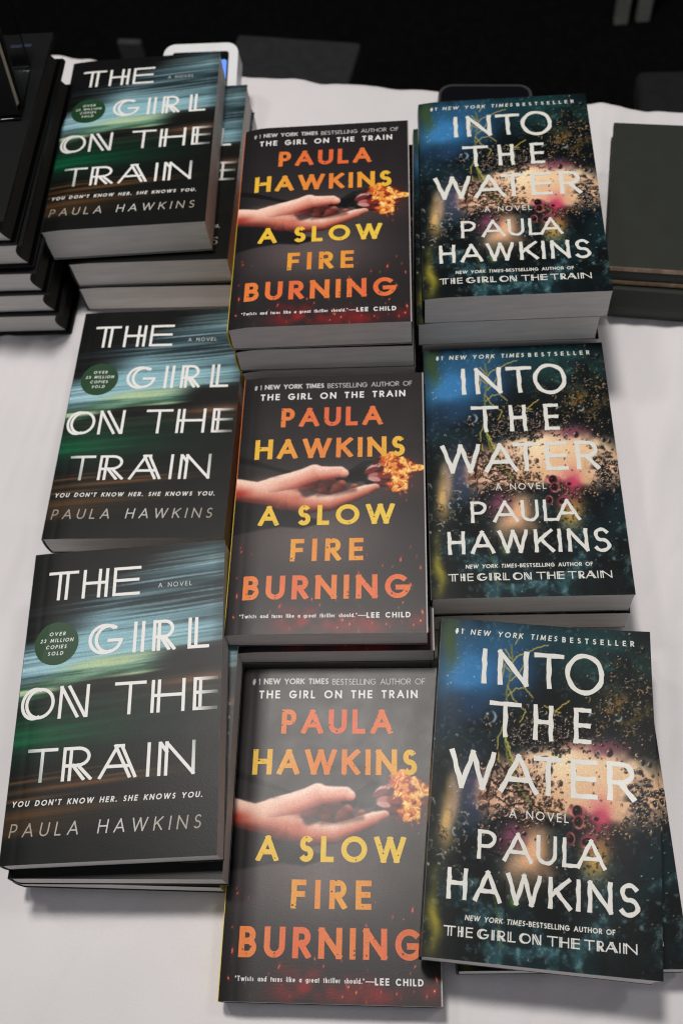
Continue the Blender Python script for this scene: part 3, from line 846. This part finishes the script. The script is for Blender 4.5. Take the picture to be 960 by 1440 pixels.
def texts_train():
    T_ = []
    fade = lambda u, v: mixc((96, 94, 92), WHITE, 1 - max(0, (u - .90) / .07)) if u > .90 and v > .41 and v < .55 else WHITE
    fade3 = lambda u, v: mixc((120, 140, 128), WHITE, (u - .075) / .12 + (.35 if v > .31 else -.1)) if u < .23 else (mixc(WHITE, (150, 160, 152), (u - .855) / .03 * max(0, min(1, (v - .24) / .1))) if u > .855 else WHITE)
    p = letters([('T1', .085, .243), ('H1', .268, .402), ('E1', .428, .570)], .827, .929, .102)
    p += letters([('G1', .325, .500), ('I1', .553, .610), ('R1', .650, .768), ('L1', .828, .935)], .629, .733, .104)
    p += letters([('O1', .014, .184), ('N1', .206, .354), ('T0', .478, .634), ('H2', .660, .826), ('E2', .865, .985)], .429, .534, .098)
    q = letters([('T0', .078, .226), ('R1', .252, .400), ('A1', .430, .612), ('I0', .652, .678), ('N3', .710, .886)], .235, .338, .098)
    allp = p + q
    T_.append(('title', allp, lambda u, v: fade3(u, v) if v < .36 else fade(u, v), 'ink'))
    T_.append(('tagline', line("YOU DON'T KNOW HER. SHE KNOWS YOU.", .026, .925, .1665, .1835, .20, .18), cw((226, 225, 222)), 'ink'))
    T_.append(('author_name', line('PAULA HAWKINS', .028, .922, .078, .1175, .105, .12), lambda u, v: mixc((150, 138, 122), (205, 203, 200), 1 - abs(u - .5) * 1.9), 'ink'))
    T_.append(('edition_note', line('A NOVEL', .664, .836, .846, .862, .12), cw((206, 208, 206)), 'ink'))
    cx, cy = .162, .677
    R = .1475
    T_.append(('seal', [(0, [(cx * BW + R * math.cos(a), cy * BH + R * math.sin(a)) for a in np.linspace(0, 2 * math.pi, 49)[:-1]])], cw((26, 66, 36)), 'ink'))
    p = []
    for s, w, vv in (('OVER', .082, .709), ('23 MILLION', .168, .687), ('COPIES', .105, .665), ('SOLD', .078, .643)):
        p += line(s, cx - w / 2, cx + w / 2, vv - .006, vv + .0065, .19, .16)
    T_.append(('seal_lettering', [(k + 6, q) for k, q in p], cw((222, 228, 220)), 'ink'))
    return T_


def texts_fire():
    Y, O, Rr = (236, 186, 52), (232, 140, 52), (226, 98, 54)
    T_ = []
    T_.append(('bestseller_line', line('#1', .058, .098, .945, .966, .10) + line('NEW YORK TIMES', .118, .450, .946, .966, .20) + line('BESTSELLING AUTHOR OF', .470, .938, .944, .964, .10), cw((205, 203, 202)), 'ink'))
    T_.append(('earlier_title', line('THE GIRL ON THE TRAIN', .098, .900, .898, .925, .18), cw((238, 236, 234)), 'ink'))

    def ac(u, v):
        if v > .755: return mixc(Rr, O, .35 + .3 * math.sin(u * 9))
        return mixc(Y, mixc(O, Rr, .3), max(0, 1 - abs((u - .50) / .36) ** 1.5))
    T_.append(('author_name', line('PAULA', .221, .776, .781, .861, .205) + line('HAWKINS', .088, .896, .650, .731, .205), ac, 'burnt_ink'))

    def tc(u, v):
        if v > .37: return mixc((236, 190, 50), (238, 200, 70), u)
        if v > .23: return mixc(mixc(Y, O, .35), O, abs(math.sin(u * 11)))
        return mixc(Rr, O, .40 + .25 * math.sin(u * 14))
    T_.append(('title', line('A', .134, .240, .388, .464, .20) + line('SLOW', .338, .840, .387, .464, .21) + line('FIRE', .310, .682, .254, .336, .20, word=.3) + line('BURNING', .079, .915, .118, .203, .205), tc, 'burnt_ink'))
    T_.append(('review_quote', line('"Twists and turns like a great thriller should."', .072, .655, .0545, .0685, .17) + line('~', .660, .700, .053, .070, .14) + line('LEE CHILD', .702, .917, .0515, .0705, .21), cw((228, 226, 225)), 'ink'))
    return T_


def texts_water():
    c = (224, 223, 216)
    T_ = []
    T_.append(('bestseller_line', line('#1', .068, .105, .950, .968, .17) + line('NEW YORK TIMES', .142, .560, .949, .967, .17, .14) + line('BESTSELLER', .585, .924, .948, .966, .18), cw(c), 'ink'))
    p = letters([('I', .200, .232), ('N', .280, .425), ('T', .452, .594), ('O', .600, .782, -.012, .008)], .793, .907, .128, GL, .008, 3)
    p += letters([('T', .248, .398), ('H', .454, .545), ('E', .640, .720)], .630, .740, .122, GL, .008, 8)
    p += letters([('W', .075, .288), ('A', .304, .478), ('T', .458, .592), ('E', .626, .744), ('R', .786, .906)], .467, .582, .126, GL, .010, 5)
    T_.append(('title', p, cw(c), 'ink'))
    T_.append(('edition_note', line('A NOVEL', .353, .617, .395, .420, .12, wob=.006), cw(c), 'ink'))
    p = letters([('P', .218, .300), ('A', .330, .460), ('U', .476, .566), ('L', .590, .660), ('A', .650, .776)], .272, .354, .130, GL, .008, 11)
    p += letters([('H', .092, .180), ('A', .208, .330), ('W', .350, .502), ('K', .530, .628), ('I', .645, .672), ('N', .698, .800), ('S', .826, .912, -.004, .0)], .157, .242, .138, GL, .009, 21)
    T_.append(('author_name', p, cw(c), 'ink'))
    p = line('NEW YORK TIMES', .176, .432, .1045, .1185, .18, .16) + line('-BESTSELLING AUTHOR OF', .437, .810, .1045, .1185, .18)
    T_.append(('author_note', p, cw(c), 'ink'))
    it = []
    for key, a, c2 in (('T1', 120, 158), ('H1', 165, 182), ('E1', 190, 212), ('G1', 225, 262), ('I1', 270, 279), ('R1', 288, 314), ('L1', 320, 345), ('O1', 356, 392), ('N1', 397, 424), ('T0', 442, 476), ('H2', 480, 510), ('E2', 516, 543), ('T0', 556, 588), ('R1', 594, 617), ('A1', 620, 657), ('I0', 660, 667), ('N3', 673, 715)):
        it.append((key, .088 + (a - 120) / 595 * .810, .088 + (c2 - 120) / 595 * .810))
    T_.append(('earlier_title', letters(it, .060, .0865, .125), cw(c), 'ink'))
    return T_


SP = {
    'train': lambda v, a: mixc((26, 34, 36), (70, 92, 98), max(0, 1 - abs(v - .62) / .25)),
    'fire': lambda v, a: mixc((216, 186, 30), (226, 120, 40), min(1, max(0, (v - .46) / .10))),
    'water': lambda v, a: mixc((14, 22, 22), (60, 68, 26), max(0, 1 - abs(v - .12) / .12) * .8 + max(0, 1 - abs(v - .86) / .12) * .5),
}
KINDS = {'train': (art_train, texts_train, .225), 'fire': (art_fire, texts_fire, .21), 'water': (art_water, texts_water, .255)}
PROTO = {}


def make_paperback(kind, curl=False):
    art, texts, t = KINDS[kind]
    f = surf(kind, curl); f0 = surf(kind)
    root = link('paperback_book', None)
    root.empty_display_size = .02
    link('page_block', page_mesh(f0, t, len(PROTO) + 2), root)
    bc = rb(-BW / 2, BW / 2, -BH / 2, BH / 2, .0002, COV)
    for q in (2, 3, 4, 5): bc.m[q] = 1
    link('back_cover', bc.mesh('back_cover', [M['dark_card'], M['edge']]), root)
    link('spine', spine_mesh(f0, t, SP[kind]), root)
    fc = link('front_cover', cover_mesh(kind, art, f, t, M['edge']), root)
    for name, polys, colour, mk in texts():
        link(name, text_mesh(name, polys, f, t, colour, M[mk]), fc)
    return root


def place(root, x, y, ztop, yaw, tx, ty, t, n_below):
    """stand a book with its cover centre at (x, y, ztop)"""
    k = 1.0
    base = n_below
    k = (ztop - base) / t
    root.scale = (1, 1, k)
    R = Matrix.Rotation(math.radians(yaw), 4, 'Z') @ Matrix.Rotation(-math.atan(tx), 4, 'Y') @ Matrix.Rotation(math.atan(ty), 4, 'X')
    up = R @ Vector((0, 0, 1))
    root.rotation_euler = R.to_euler()
    root.location = Vector((x, y, ztop)) * D - up * (k * t * D)


GT, GF, GW = 'streaked green paperbacks in the left column', 'charcoal paperbacks with a burning flower in the middle column', 'underwater paperbacks in the right column'
BOOKS = [
    # kind, x, y, top, yaw, tilt x, tilt y, base, label
    ('train', -2.376, 6.729, .880, 1.32, -.002, -.021, .566, 'streaked green paperback tilted on top of the rear left stack, beside the black hardcovers'),
    ('train', -2.218, 6.665, .566, -.82, 0, 0, .288, 'streaked green paperback second from the top of the rear left stack, mostly covered'),
    ('train', -2.209, 6.642, .288, -1.45, 0, 0, 0, 'streaked green paperback lowest in the rear left stack, lying on the white cloth'),
    ('train', -2.081, 4.219, .454, -.92, .005, -.003, .227, 'streaked green paperback on top of the middle stack of the left column'),
    ('train', -2.075, 4.215, .227, -.7, 0, 0, 0, 'streaked green paperback hidden under the top one of the left column\'s middle stack'),
    ('train', -1.982, 2.016, .650, 2.8, .030, .016, .445, 'streaked green paperback on top of the front left stack, nearest the viewer'),
    ('train', -1.939, 1.944, .445, .28, 0, 0, .222, 'streaked green paperback second in the front left stack, its black foot showing'),
    ('train', -1.973, 1.943, .222, -.92, 0, 0, 0, 'streaked green paperback at the bottom of the front left stack, casting shadow on the cloth'),
    ('fire', -.764, 5.588, 1.016, .19, -.004, -.011, .768, 'charcoal burning-flower paperback on top of the tall rear middle stack'),
    ('fire', -.744, 5.581, .768, -.58, 0, 0, .512, 'charcoal burning-flower paperback second from the top of the rear middle stack'),
    ('fire', -.741, 5.580, .512, -.42, 0, 0, .256, 'charcoal burning-flower paperback third from the top of the rear middle stack'),
    ('fire', -.748, 5.584, .256, .2, 0, 0, 0, 'charcoal burning-flower paperback at the bottom of the rear middle stack'),
    ('fire', -.692, 3.417, .627, -.01, -.002, -.013, .424, 'charcoal burning-flower paperback on top of the centre stack of the table'),
    ('fire', -.656, 3.377, .424, .11, 0, 0, .212, 'charcoal burning-flower paperback second in the centre stack, its right edge jutting out'),
    ('fire', -.675, 3.400, .212, -.2, 0, 0, 0, 'charcoal burning-flower paperback at the bottom of the centre stack'),
    ('fire', -.645, 1.304, .205, -.34, .003, .010, 0, 'single charcoal burning-flower paperback lying alone on the cloth at the front'),
    ('water', .630, 5.762, 1.040, .18, -.002, -.018, .765, 'underwater paperback on top of the rear right stack, beside the dark green hardcovers'),
    ('water', .582, 5.773, .765, .12, 0, 0, .510, 'underwater paperback second in the rear right stack, slid a little to the left'),
    ('water', .612, 5.775, .510, -.3, 0, 0, .255, 'underwater paperback third from the top of the rear right stack'),
    ('water', .605, 5.770, .255, .3, 0, 0, 0, 'underwater paperback at the bottom of the rear right stack'),
    ('water', .634, 3.700, .520, .55, -.003, -.006, .257, 'underwater paperback on top of the middle stack of the right column'),
    ('water', .647, 3.686, .257, .16, 0, 0, 0, 'underwater paperback under the top one of the right column\'s middle stack'),
    ('curl', .625, 1.482, .500, -4.67, -.043, .004, .247, 'underwater paperback with a curling cover, turned askew on top at the front right'),
    ('water', .728, 1.501, .247, 1.36, 0, 0, 0, 'underwater paperback lying on the cloth beneath the askew curling one'),
]
used = set()
for kind, x, y, zt, yaw, tx, ty, base, label in BOOKS:
    kd = 'water' if kind == 'curl' else kind
    if kind not in PROTO:
        PROTO[kind] = make_paperback(kd, kind == 'curl')
    o = PROTO[kind] if kind not in used else copy_tree(PROTO[kind])
    used.add(kind)
    tag(o, label, 'book', {'train': GT, 'fire': GF, 'water': GW}[kd])
    place(o, x, y, zt, yaw, tx, ty, KINDS[kd][2], base + .0008)


# ------------------------------------------------------------------ hardcovers
def make_hardcover(w, l, t, cloth, edge=None, pages='pages', bt=.028, over=.035, hollow=.03, fore=None):
    """spine along x = -w/2; boards overhang the block on the three other sides"""
    root = link('hardcover_book', None); root.empty_display_size = .02
    ms = [M[cloth]] + ([M[edge]] if edge else [])

    def board(z0, z1):
        mb = MB(); mb.box(-w / 2, w / 2, -l / 2, l / 2, z0, z1)
        if edge:
            for q, f in enumerate(mb.f):
                if q in (5,): mb.m[q] = 1
        return mb
    o = link('back_board', board(0, bt).mesh('back_board', ms), root); bevel(o, .007)
    o = link('front_board', board(t - bt, t).mesh('front_board', ms), root); bevel(o, .007)
    # page block with a hollowed fore-edge
    mb = MB(); K = 9; z0, z1 = bt + .001, t - bt - .001
    xr = lambda a: w / 2 - (fore or over) - hollow * math.sin(math.pi * a) * .9
    y0, y1 = -l / 2 + over, l / 2 - over
    prof = [(xr(k / (K - 1)), z0 + (z1 - z0) * k / (K - 1)) for k in range(K)]
    xl = -w / 2 + .012
    for a, b_ in zip(prof, prof[1:]):
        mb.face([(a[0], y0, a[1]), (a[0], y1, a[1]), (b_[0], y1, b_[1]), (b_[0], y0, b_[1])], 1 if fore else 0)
    poly = [(xl, z0)] + prof + [(xl, z1)]
    mb.face([(a, y0, c) for a, c in poly]); mb.face([(a, y1, c) for a, c in poly][::-1])
    mb.face([(xl, y0, z1), (prof[-1][0], y0, z1), (prof[-1][0], y1, z1), (xl, y1, z1)]); mb.face([(xl, y0, z0), (xl, y1, z0), (prof[0][0], y1, z0), (prof[0][0], y0, z0)])
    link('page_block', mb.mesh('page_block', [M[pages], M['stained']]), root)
    # rounded spine
    mb = MB(); K = 9; out, inn = [], []
    for j in range(2):
        y = (-l / 2, l / 2)[j]
        out.append([(-w / 2 - .006 - .035 * math.sin(math.pi * k / (K - 1)), y, .004 + (t - .008) * k / (K - 1)) for k in range(K)] if not edge else [(-w / 2 + .004 - .012 * math.sin(math.pi * k / (K - 1)), y, bt + (t - 2 * bt) * k / (K - 1)) for k in range(K)])
        inn.append([(p[0] + .02, p[1], p[2]) for p in out[-1]])
    mb.grid(out, flip=True); mb.grid(inn)
    for j in range(2):
        for k in range(K - 1):
            q = [out[j][k], out[j][k + 1], inn[j][k + 1], inn[j][k]]
            mb.face(q if j else q[::-1])
    for k in (0, K - 1):
        mb.face([out[0][k], out[1][k], inn[1][k], inn[0][k]])
    link('spine', mb.mesh('spine', [M[cloth]], smooth=False), root)
    return root


KW, KL, KT = 1.45, 2.06, .2775
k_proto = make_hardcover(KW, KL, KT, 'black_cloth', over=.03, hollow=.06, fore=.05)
KS = [(-3.055, 5.364, 1.39, -1.3, 'black hardcover on top of the left stack, with dim blue lettering, under the display stand'),
      (-3.023, 5.387, 1.112, -.4, 'black hardcover second from the top of the left hardcover stack'),
      (-3.006, 5.352, .834, -1.1, 'black hardcover in the middle of the five-high left hardcover stack'),
      (-3.003, 5.374, .556, -.6, 'black hardcover second from the bottom of the left hardcover stack'),
      (-3.000, 5.388, .278, -.9, 'black hardcover at the bottom of the left stack, on the white cloth')]
tops = None
for i, (x, y, z, a, label) in enumerate(KS):
    o = k_proto if i == 0 else copy_tree(k_proto)
    ca, sa = math.cos(math.radians(a)), math.sin(math.radians(a))
    lx, ly = -KW / 2, KL / 2                                    # from the near right corner to the centre
    o.location = ((x + lx * ca - ly * sa) * D, (y + lx * sa + ly * ca) * D, (z - KT + .0005) * D)
    o.rotation_euler = (0, 0, math.radians(a))
    tag(o, label, 'book', 'black hardcovers stacked at the left')
# dim lettering on the uppermost black hardcover only
fb = [c for c in k_proto.children if c.name.startswith('front_board')][0]
mb = MB()
for txt, x0, x1, y0, h in (('', 0, 0, 0, 0),):
    pass
rng = random.Random(4)
for y0, xs in ((.86, (.02, .60)), (.76, (.02, .18))):
    x = xs[0]
    while x < xs[1]:
        w = rng.uniform(.05, .10)
        mb.box(x, x + w, y0, y0 + .035, KT + .0005, KT + .0012); x += w + rng.choice([.018, .018, .06])
link('cover_lettering', mb.mesh('cover_lettering', [M['dim_ink']]), fb)

# dark green hardcovers, spine towards the viewer
mt1, mt2 = .20, .335
for (w, l, t, cx, cy, z0, a, label) in (
        (1.57, 2.35, mt2, 1.452, 5.375, 0, -8.5, 'plain dark green cloth hardcover underneath the brown-edged one at the right rear'),
        (1.57, 2.35, mt1, 1.375, 5.430, mt2, -8.0, 'dark green cloth hardcover with a brown-edged spine, on top at the right rear')):
    o = make_hardcover(w, l, t, 'green_cloth', 'brown_edge' if z0 else None, bt=.05)
    # local frame: spine side (-x) faces the viewer, so turn the book by +90 degrees
    R = math.radians(a + 90)
    ca, sa = math.cos(R), math.sin(R)
    lx, ly = w / 2, -l / 2                                      # from the near left corner (-w/2, +l/2) to the centre
    o.location = ((cx + lx * ca - ly * sa) * D, (cy + lx * sa + ly * ca) * D, (z0 + .0008) * D)
    o.rotation_euler = (0, 0, R)
    tag(o, label, 'book', 'dark green hardcovers at the right')

# display stand with an upright black book on the left stack
root = link('display_stand', None); root.empty_display_size = .02
pz = 1.392
root.location = (-3.36 * D, 6.93 * D, pz * D); root.rotation_euler = (0, 0, math.radians(2))
mb = MB(); mb.box(-.40, .24, -.55, .02, .004, .026); o = link('base', mb.mesh('base', [M['acrylic']]), root); bevel(o, .006)
mb = MB()
th = math.radians(14)
prof = [(0, .03), (0, .06)]
P = []
for s in (-.40, .24):
    P.append([(s, .03 + h * math.sin(th), .03 + h * math.cos(th)) for h in (0, .95)])
    P.append([(s, .055 + h * math.sin(th), .03 + h * math.cos(th)) for h in (0, .95)])
A0, A1, B0, B1 = P
mb.face([A0[0], B0[0], B0[1], A0[1]]); mb.face([A1[0], A1[1], B1[1], B1[0]])
mb.face([A0[0], A0[1], A1[1], A1[0]]); mb.face([B0[0], B1[0], B1[1], B0[1]]); mb.face([A0[1], B0[1], B1[1], A1[1]]); mb.face([A0[0], A1[0], B1[0], B0[0]])
o = link('back_plate', mb.mesh('back_plate', [M['acrylic']]), root); bevel(o, .006)
tag(root, 'clear acrylic easel with a bright bent edge, on the black hardcover stack', 'stand')
o = make_hardcover(1.2, 1.8, .17, 'black_cloth', pages='cream', over=.03, hollow=.0)
tag(o, 'black hardcover propped upright on the clear stand, cream page edge showing', 'book')
Rm = Matrix.Translation(Vector((-3.10, 6.47, 1.424)) * D) @ Matrix.Rotation(math.radians(-2), 4, 'Z') @ Matrix.Rotation(math.radians(90 - 14), 4, 'X') @ Matrix.Translation(Vector((-.60, .90, -.085)) * D)
o.matrix_world = Rm

# ------------------------------------------------------------------ card reader and phone behind the books
def rrect(w, h, r, n=6):
    P = []
    for cx, cy, a in ((w / 2 - r, h / 2 - r, 0), (-w / 2 + r, h / 2 - r, 90), (-w / 2 + r, -h / 2 + r, 180), (w / 2 - r, -h / 2 + r, 270)):
        P += [(cx + r * math.cos(math.radians(a + 90 * k / n)), cy + r * math.sin(math.radians(a + 90 * k / n))) for k in range(n + 1)]
    return P


root = link('card_reader', None); root.empty_display_size = .02
rw, rh, rt = .70, 1.30, .20
mb = MB(); mb.prism(rrect(rw, rh, .11), 0, rt); o = link('body', mb.mesh('body', [M['white_plastic']]), root); bevel(o, .03, 3)
mb = MB(); mb.prism([(x, y) for x, y in rrect(rw - .17, .92, .03)], rt + .001, rt + .004)
ob = link('bezel', mb.mesh('bezel', [M['black_glass']]), root); ob.location = (0, .10 * D, 0)
mb = MB(); mb.prism(rrect(rw - .20, .80, .02), rt + .0045, rt + .007)
os_ = link('screen', mb.mesh('screen', [M['screen']]), root); os_.location = (0, .07 * D, 0)
tag(root, 'white card reader with a lit blue screen behind the rear left stack', 'card reader')
tl = math.radians(16)
root.rotation_euler = (tl, 0, math.radians(-2))
root.location = (-2.035 * D, 7.68 * D, (rh / 2 * math.sin(tl) + .03) * D)

root = link('mobile_phone', None); root.empty_display_size = .02
mb = MB(); mb.prism(rrect(.86, 1.62, .13, 8), 0, .085); o = link('body', mb.mesh('body', [M['rim']]), root); bevel(o, .02, 2)
mb = MB(); mb.prism(rrect(.81, 1.57, .11, 8), .0855, .089); link('glass', mb.mesh('glass', [M['black_glass']]), root)
tag(root, 'black mobile phone lying on the cloth behind the rear right stack', 'phone')
root.rotation_euler = (0, 0, math.radians(-5)); root.location = (.52 * D, 7.26 * D, .012 * D)

# ------------------------------------------------------------------ tablecloth
ang = math.atan2(7.676 - 8.963, 2.358 + 3.734)
ca, sa = math.cos(ang), math.sin(ang)
ox, oy = -3.734, 8.963


S_ = np.concatenate([np.linspace(-5, -.6, 30), np.linspace(-.58, 8, 420), np.linspace(8.1, 11.5, 30)])
Dv = np.concatenate([np.linspace(-7, -.3, 14), np.linspace(-.25, .8, 22), np.linspace(.85, 10.8, 260)])
s_, d_ = np.meshgrid(S_, Dv)                       # s_ along the rear edge, d_ towards the viewer; d_ < 0 hangs down behind
w_ = .032 * (fbm(s_ * .55 + 3, d_ * .28, 3, 3) - .5) + .060 * (fbm(s_ * 1.3, d_ * .16 + 7, 13, 2) - .5) * np.where(s_ > 1.2, .6, 1.2)
w_ = w_ + np.exp(-np.maximum(d_, 0) / .5) * .014 * (np.sin(s_ * 8.3 + .8 * np.sin(s_ * 2.1)) * .6 + np.sin(s_ * 17 + 1) * .4)
# soft pulled wrinkles and the grid of the ironed folds
w_ = w_ + .034 * (fbm(s_ * 1.1 + .5 * d_, d_ * .35 - .2 * s_, 23, 3) - .5)
w_ = w_ + .018 * np.abs(fbm(s_ * 2.2 + d_ * .9, d_ * .8 - s_ * .4, 33, 3) * 2 - 1) ** .7
w_ = w_ + .014 * (vn(s_ * 3.5, d_ * 1.1, 43) - .5) - .046
for cs, kk in ((.35, .6), (.62, -.8), (.95, .7), (1.25, 1.3), (1.55, .5), (5.55, 1.0), (5.95, -.7), (6.3, .8), (6.8, .6)):
    w_ = w_ + .016 * kk * np.exp(-((s_ - cs - .10 * np.sin(d_ * .9 + cs)) / .065) ** 2)
w_ = w_ + .012 * np.exp(-((d_ - 5.1 - .04 * np.sin(s_ * 1.3)) / .05) ** 2)
X_ = ox + s_ * ca + d_ * sa
free = sst(-2.75, -3.0, X_) + sst(1.35, 1.6, X_)                # bare cloth beside the books is fuller
w_ = w_ + free * (.050 * (fbm(s_ * 2.3 + .4 * d_, d_ * .45, 63, 2) - .5) + .03 * np.abs(fbm(s_ * 1.6 - .8 * d_, d_ * .5 + .5 * s_, 73, 2) * 2 - 1) ** .8)
for cs, kk in ((1.05, 1), (1.38, -.8), (1.62, 1), (1.9, .7), (6.35, .9), (6.75, -.8), (7.1, 1.0), (7.5, .7)):
    w_ = w_ + free * .030 * kk * np.exp(-((s_ - cs - .12 * np.sin(d_ * .8 + 2 * cs)) / .10) ** 2)
w_ = np.minimum(w_, -.004 + .05 * free)
a_ = np.maximum(-d_, 0)
dd = np.where(d_ < 0, -(np.minimum(a_, .25) * .55 + .06 * np.sin(s_ * 6) * np.minimum(a_, 1.5)), d_)
z_ = w_ - np.maximum(0, a_ - .04)
mb = MB()
mb.grid(np.stack([ox + s_ * ca + dd * sa, oy + s_ * sa - dd * ca, z_], -1), flip=True)
cl = link('tablecloth', mb.mesh('tablecloth', [M['cloth']], smooth=True))
tag(cl, 'white cloth spread over the sales table, softly creased', 'tablecloth')

CHX, CHY = 5.88, 20.6
# ------------------------------------------------------------------ floor and things beyond the table
mb = MB(); mb.face([(-60, -40, -7.4), (60, -40, -7.4), (60, 80, -7.4), (-60, 80, -7.4)])
fl = link('floor', mb.mesh('floor', [M['carpet']])); fl['kind'] = 'structure'

mb = MB()
root = link('storage_box', None); root.empty_display_size = .02
mb.box(-.87, .87, -.93, .87, 0, 4.15); o = link('body', mb.mesh('body', [M['box_grey']]), root); bevel(o, .04)
mb = MB(); mb.box(-.92, .92, -.98, .92, 4.16, 4.4); o = link('lid', mb.mesh('lid', [M['box_grey']]), root); bevel(o, .05)
root.location = (-1.93 * D, 12.12 * D, -7.39 * D); root.rotation_euler = (0, 0, math.radians(-11))
tag(root, 'dark grey lidded box standing on the floor behind the table', 'box')

root = link('floor_stand', None); root.empty_display_size = .02
mb = MB(); mb.box(-.4, .4, -.4, .4, 0, .1); link('foot', mb.mesh('foot', [M['dark_fabric']]), root)
mb = MB(); mb.box(-.2, .2, -.06, .06, .1, 3.4); o = link('post', mb.mesh('post', [M['grey_fabric']]), root); bevel(o, .03)
root.location = (-4.72 * D, 14.55 * D, -7.39 * D); root.rotation_euler = (0, 0, math.radians(-8))
tag(root, 'short dark grey upright stand on the floor behind the rear left stack', 'stand')

root = link('stool', None); root.empty_display_size = .02
mb = MB(); mb.box(-1.8, 1.8, -1.8, 1.8, 4.0, 4.4); o = link('seat', mb.mesh('seat', [M['dark_fabric']]), root); bevel(o, .10, 3)
for sx in (-1, 1):
    for sy in (-1, 1):
        mb = MB(); mb.box(sx * 1.5 - .12, sx * 1.5 + .12, sy * 1.5 - .12, sy * 1.5 + .12, 0, 3.99); link('leg', mb.mesh('leg', [M['grey_metal']]), root)
root.location = (4.60 * D, 10.05 * D, -7.39 * D); root.rotation_euler = (0, 0, math.radians(-3))
tag(root, 'dark square padded stool standing behind the table at the right', 'stool')

root = link('chair', None); root.empty_display_size = .02
mb = MB(); mb.box(-2.0, 2.0, -2.0, 2.0, 4.3, 4.6); o = link('seat', mb.mesh('seat', [M['dark_fabric']]), root); bevel(o, .08, 3)
mb = MB(); mb.box(-2.0, 2.0, 1.9, 2.1, 5.4, 8.6); link('backrest', mb.mesh('backrest', [M['dark_fabric']]), root)
for px, py in ((-1.84, -1.85), (-1.40, -1.80), (1.7, -1.85), (1.7, 1.85), (-1.7, 1.85)):
    mb = MB(); mb.box(px - .14, px + .14, py - .09, py + .09, 0, 4.29); o = link('leg', mb.mesh('leg', [M['grey_metal']]), root); bevel(o, .03)
root.location = (CHX * D, CHY * D, -7.39 * D); root.rotation_euler = (0, 0, 0)
tag(root, 'dark chair far behind the table, only its flat grey metal legs in view', 'chair')

# ------------------------------------------------------------------ light
w = bpy.data.worlds.new('World'); scene.world = w; w.use_nodes = True
bg = w.node_tree.nodes['Background']
# ambient fill gradient added for the page fronts: dim ahead, brighter behind the camera
wn = w.node_tree
tc = nd(wn, 'ShaderNodeTexCoord'); sx = nd(wn, 'ShaderNodeSeparateXYZ'); wn.links.new(tc.outputs['Generated'], sx.inputs[0])
wc = ramp(wn, sx.outputs['Y'], [(0, (.34, .345, .37)), (.12, (.30, .305, .33)), (.48, (.10, .102, .11)), (.75, (.035, .036, .04))])
mpw = nd(wn, 'ShaderNodeMapRange'); mpw.inputs['From Min'].default_value = -1; mpw.inputs['From Max'].default_value = 1
wn.links.new(sx.outputs['Y'], mpw.inputs['Value'])
wn.links.new(mpw.outputs[0], wc.node.inputs['Fac'])
wn.links.new(wc, bg.inputs['Color']); bg.inputs['Strength'].default_value = 1.0


def area(name, pos, target, size, power, col=(1, .96, .91)):
    l = bpy.data.lights.new(name, 'AREA'); l.shape = 'SQUARE'; l.size = size; l.energy = power; l.color = col
    o = bpy.data.objects.new(name, l); COL.objects.link(o)
    o.location = Vector(pos) * D
    dvec = (Vector(target) - Vector(pos)).normalized()
    o.rotation_euler = dvec.to_track_quat('-Z', 'Y').to_euler()
    return o


area('ceiling_lamp', (-2.4, 7.5, 22), (-.6, 3.5, 0), .26, 30.5)
area('ceiling_lamp', (-9.5, 9.0, 22), (-.6, 3.5, 0), .26, 5.5)
area('ceiling_lamp', (9.5, 7.0, 22), (-.6, 3.5, 0), .26, 4.5)

# ------------------------------------------------------------------ camera
cam = bpy.data.cameras.new('camera'); co = bpy.data.objects.new('camera', cam); COL.objects.link(co)
r = Vector((0.99597, 0.02186, -0.08695)); u_ = Vector((0.02182, 0.88159, 0.4715)); fw = Vector((-0.08696, 0.4715, -0.87757))
mw = Matrix(((r.x, u_.x, -fw.x, 0), (r.y, u_.y, -fw.y, 0), (r.z, u_.z, -fw.z, 6.7436 * D), (0, 0, 0, 1)))
co.matrix_world = mw
cam.sensor_fit = 'VERTICAL'; cam.sensor_height = 36; cam.lens = 36 * 1443.78 / 1440
cam.clip_start = .02; cam.clip_end = 100
cam.dof.use_dof = True; cam.dof.focus_distance = .63; cam.dof.aperture_fstop = 8.5
scene.camera = co

scene.view_settings.view_transform = 'Standard'; scene.view_settings.look = 'None'
scene.view_settings.exposure = 0; scene.view_settings.gamma = 1
scene.render.engine = 'CYCLES'
scene.cycles.use_denoising = True
scene.cycles.pixel_filter_type = 'BLACKMAN_HARRIS'; scene.cycles.filter_width = 1.15
scene.render.resolution_x = 682; scene.render.resolution_y = 1024
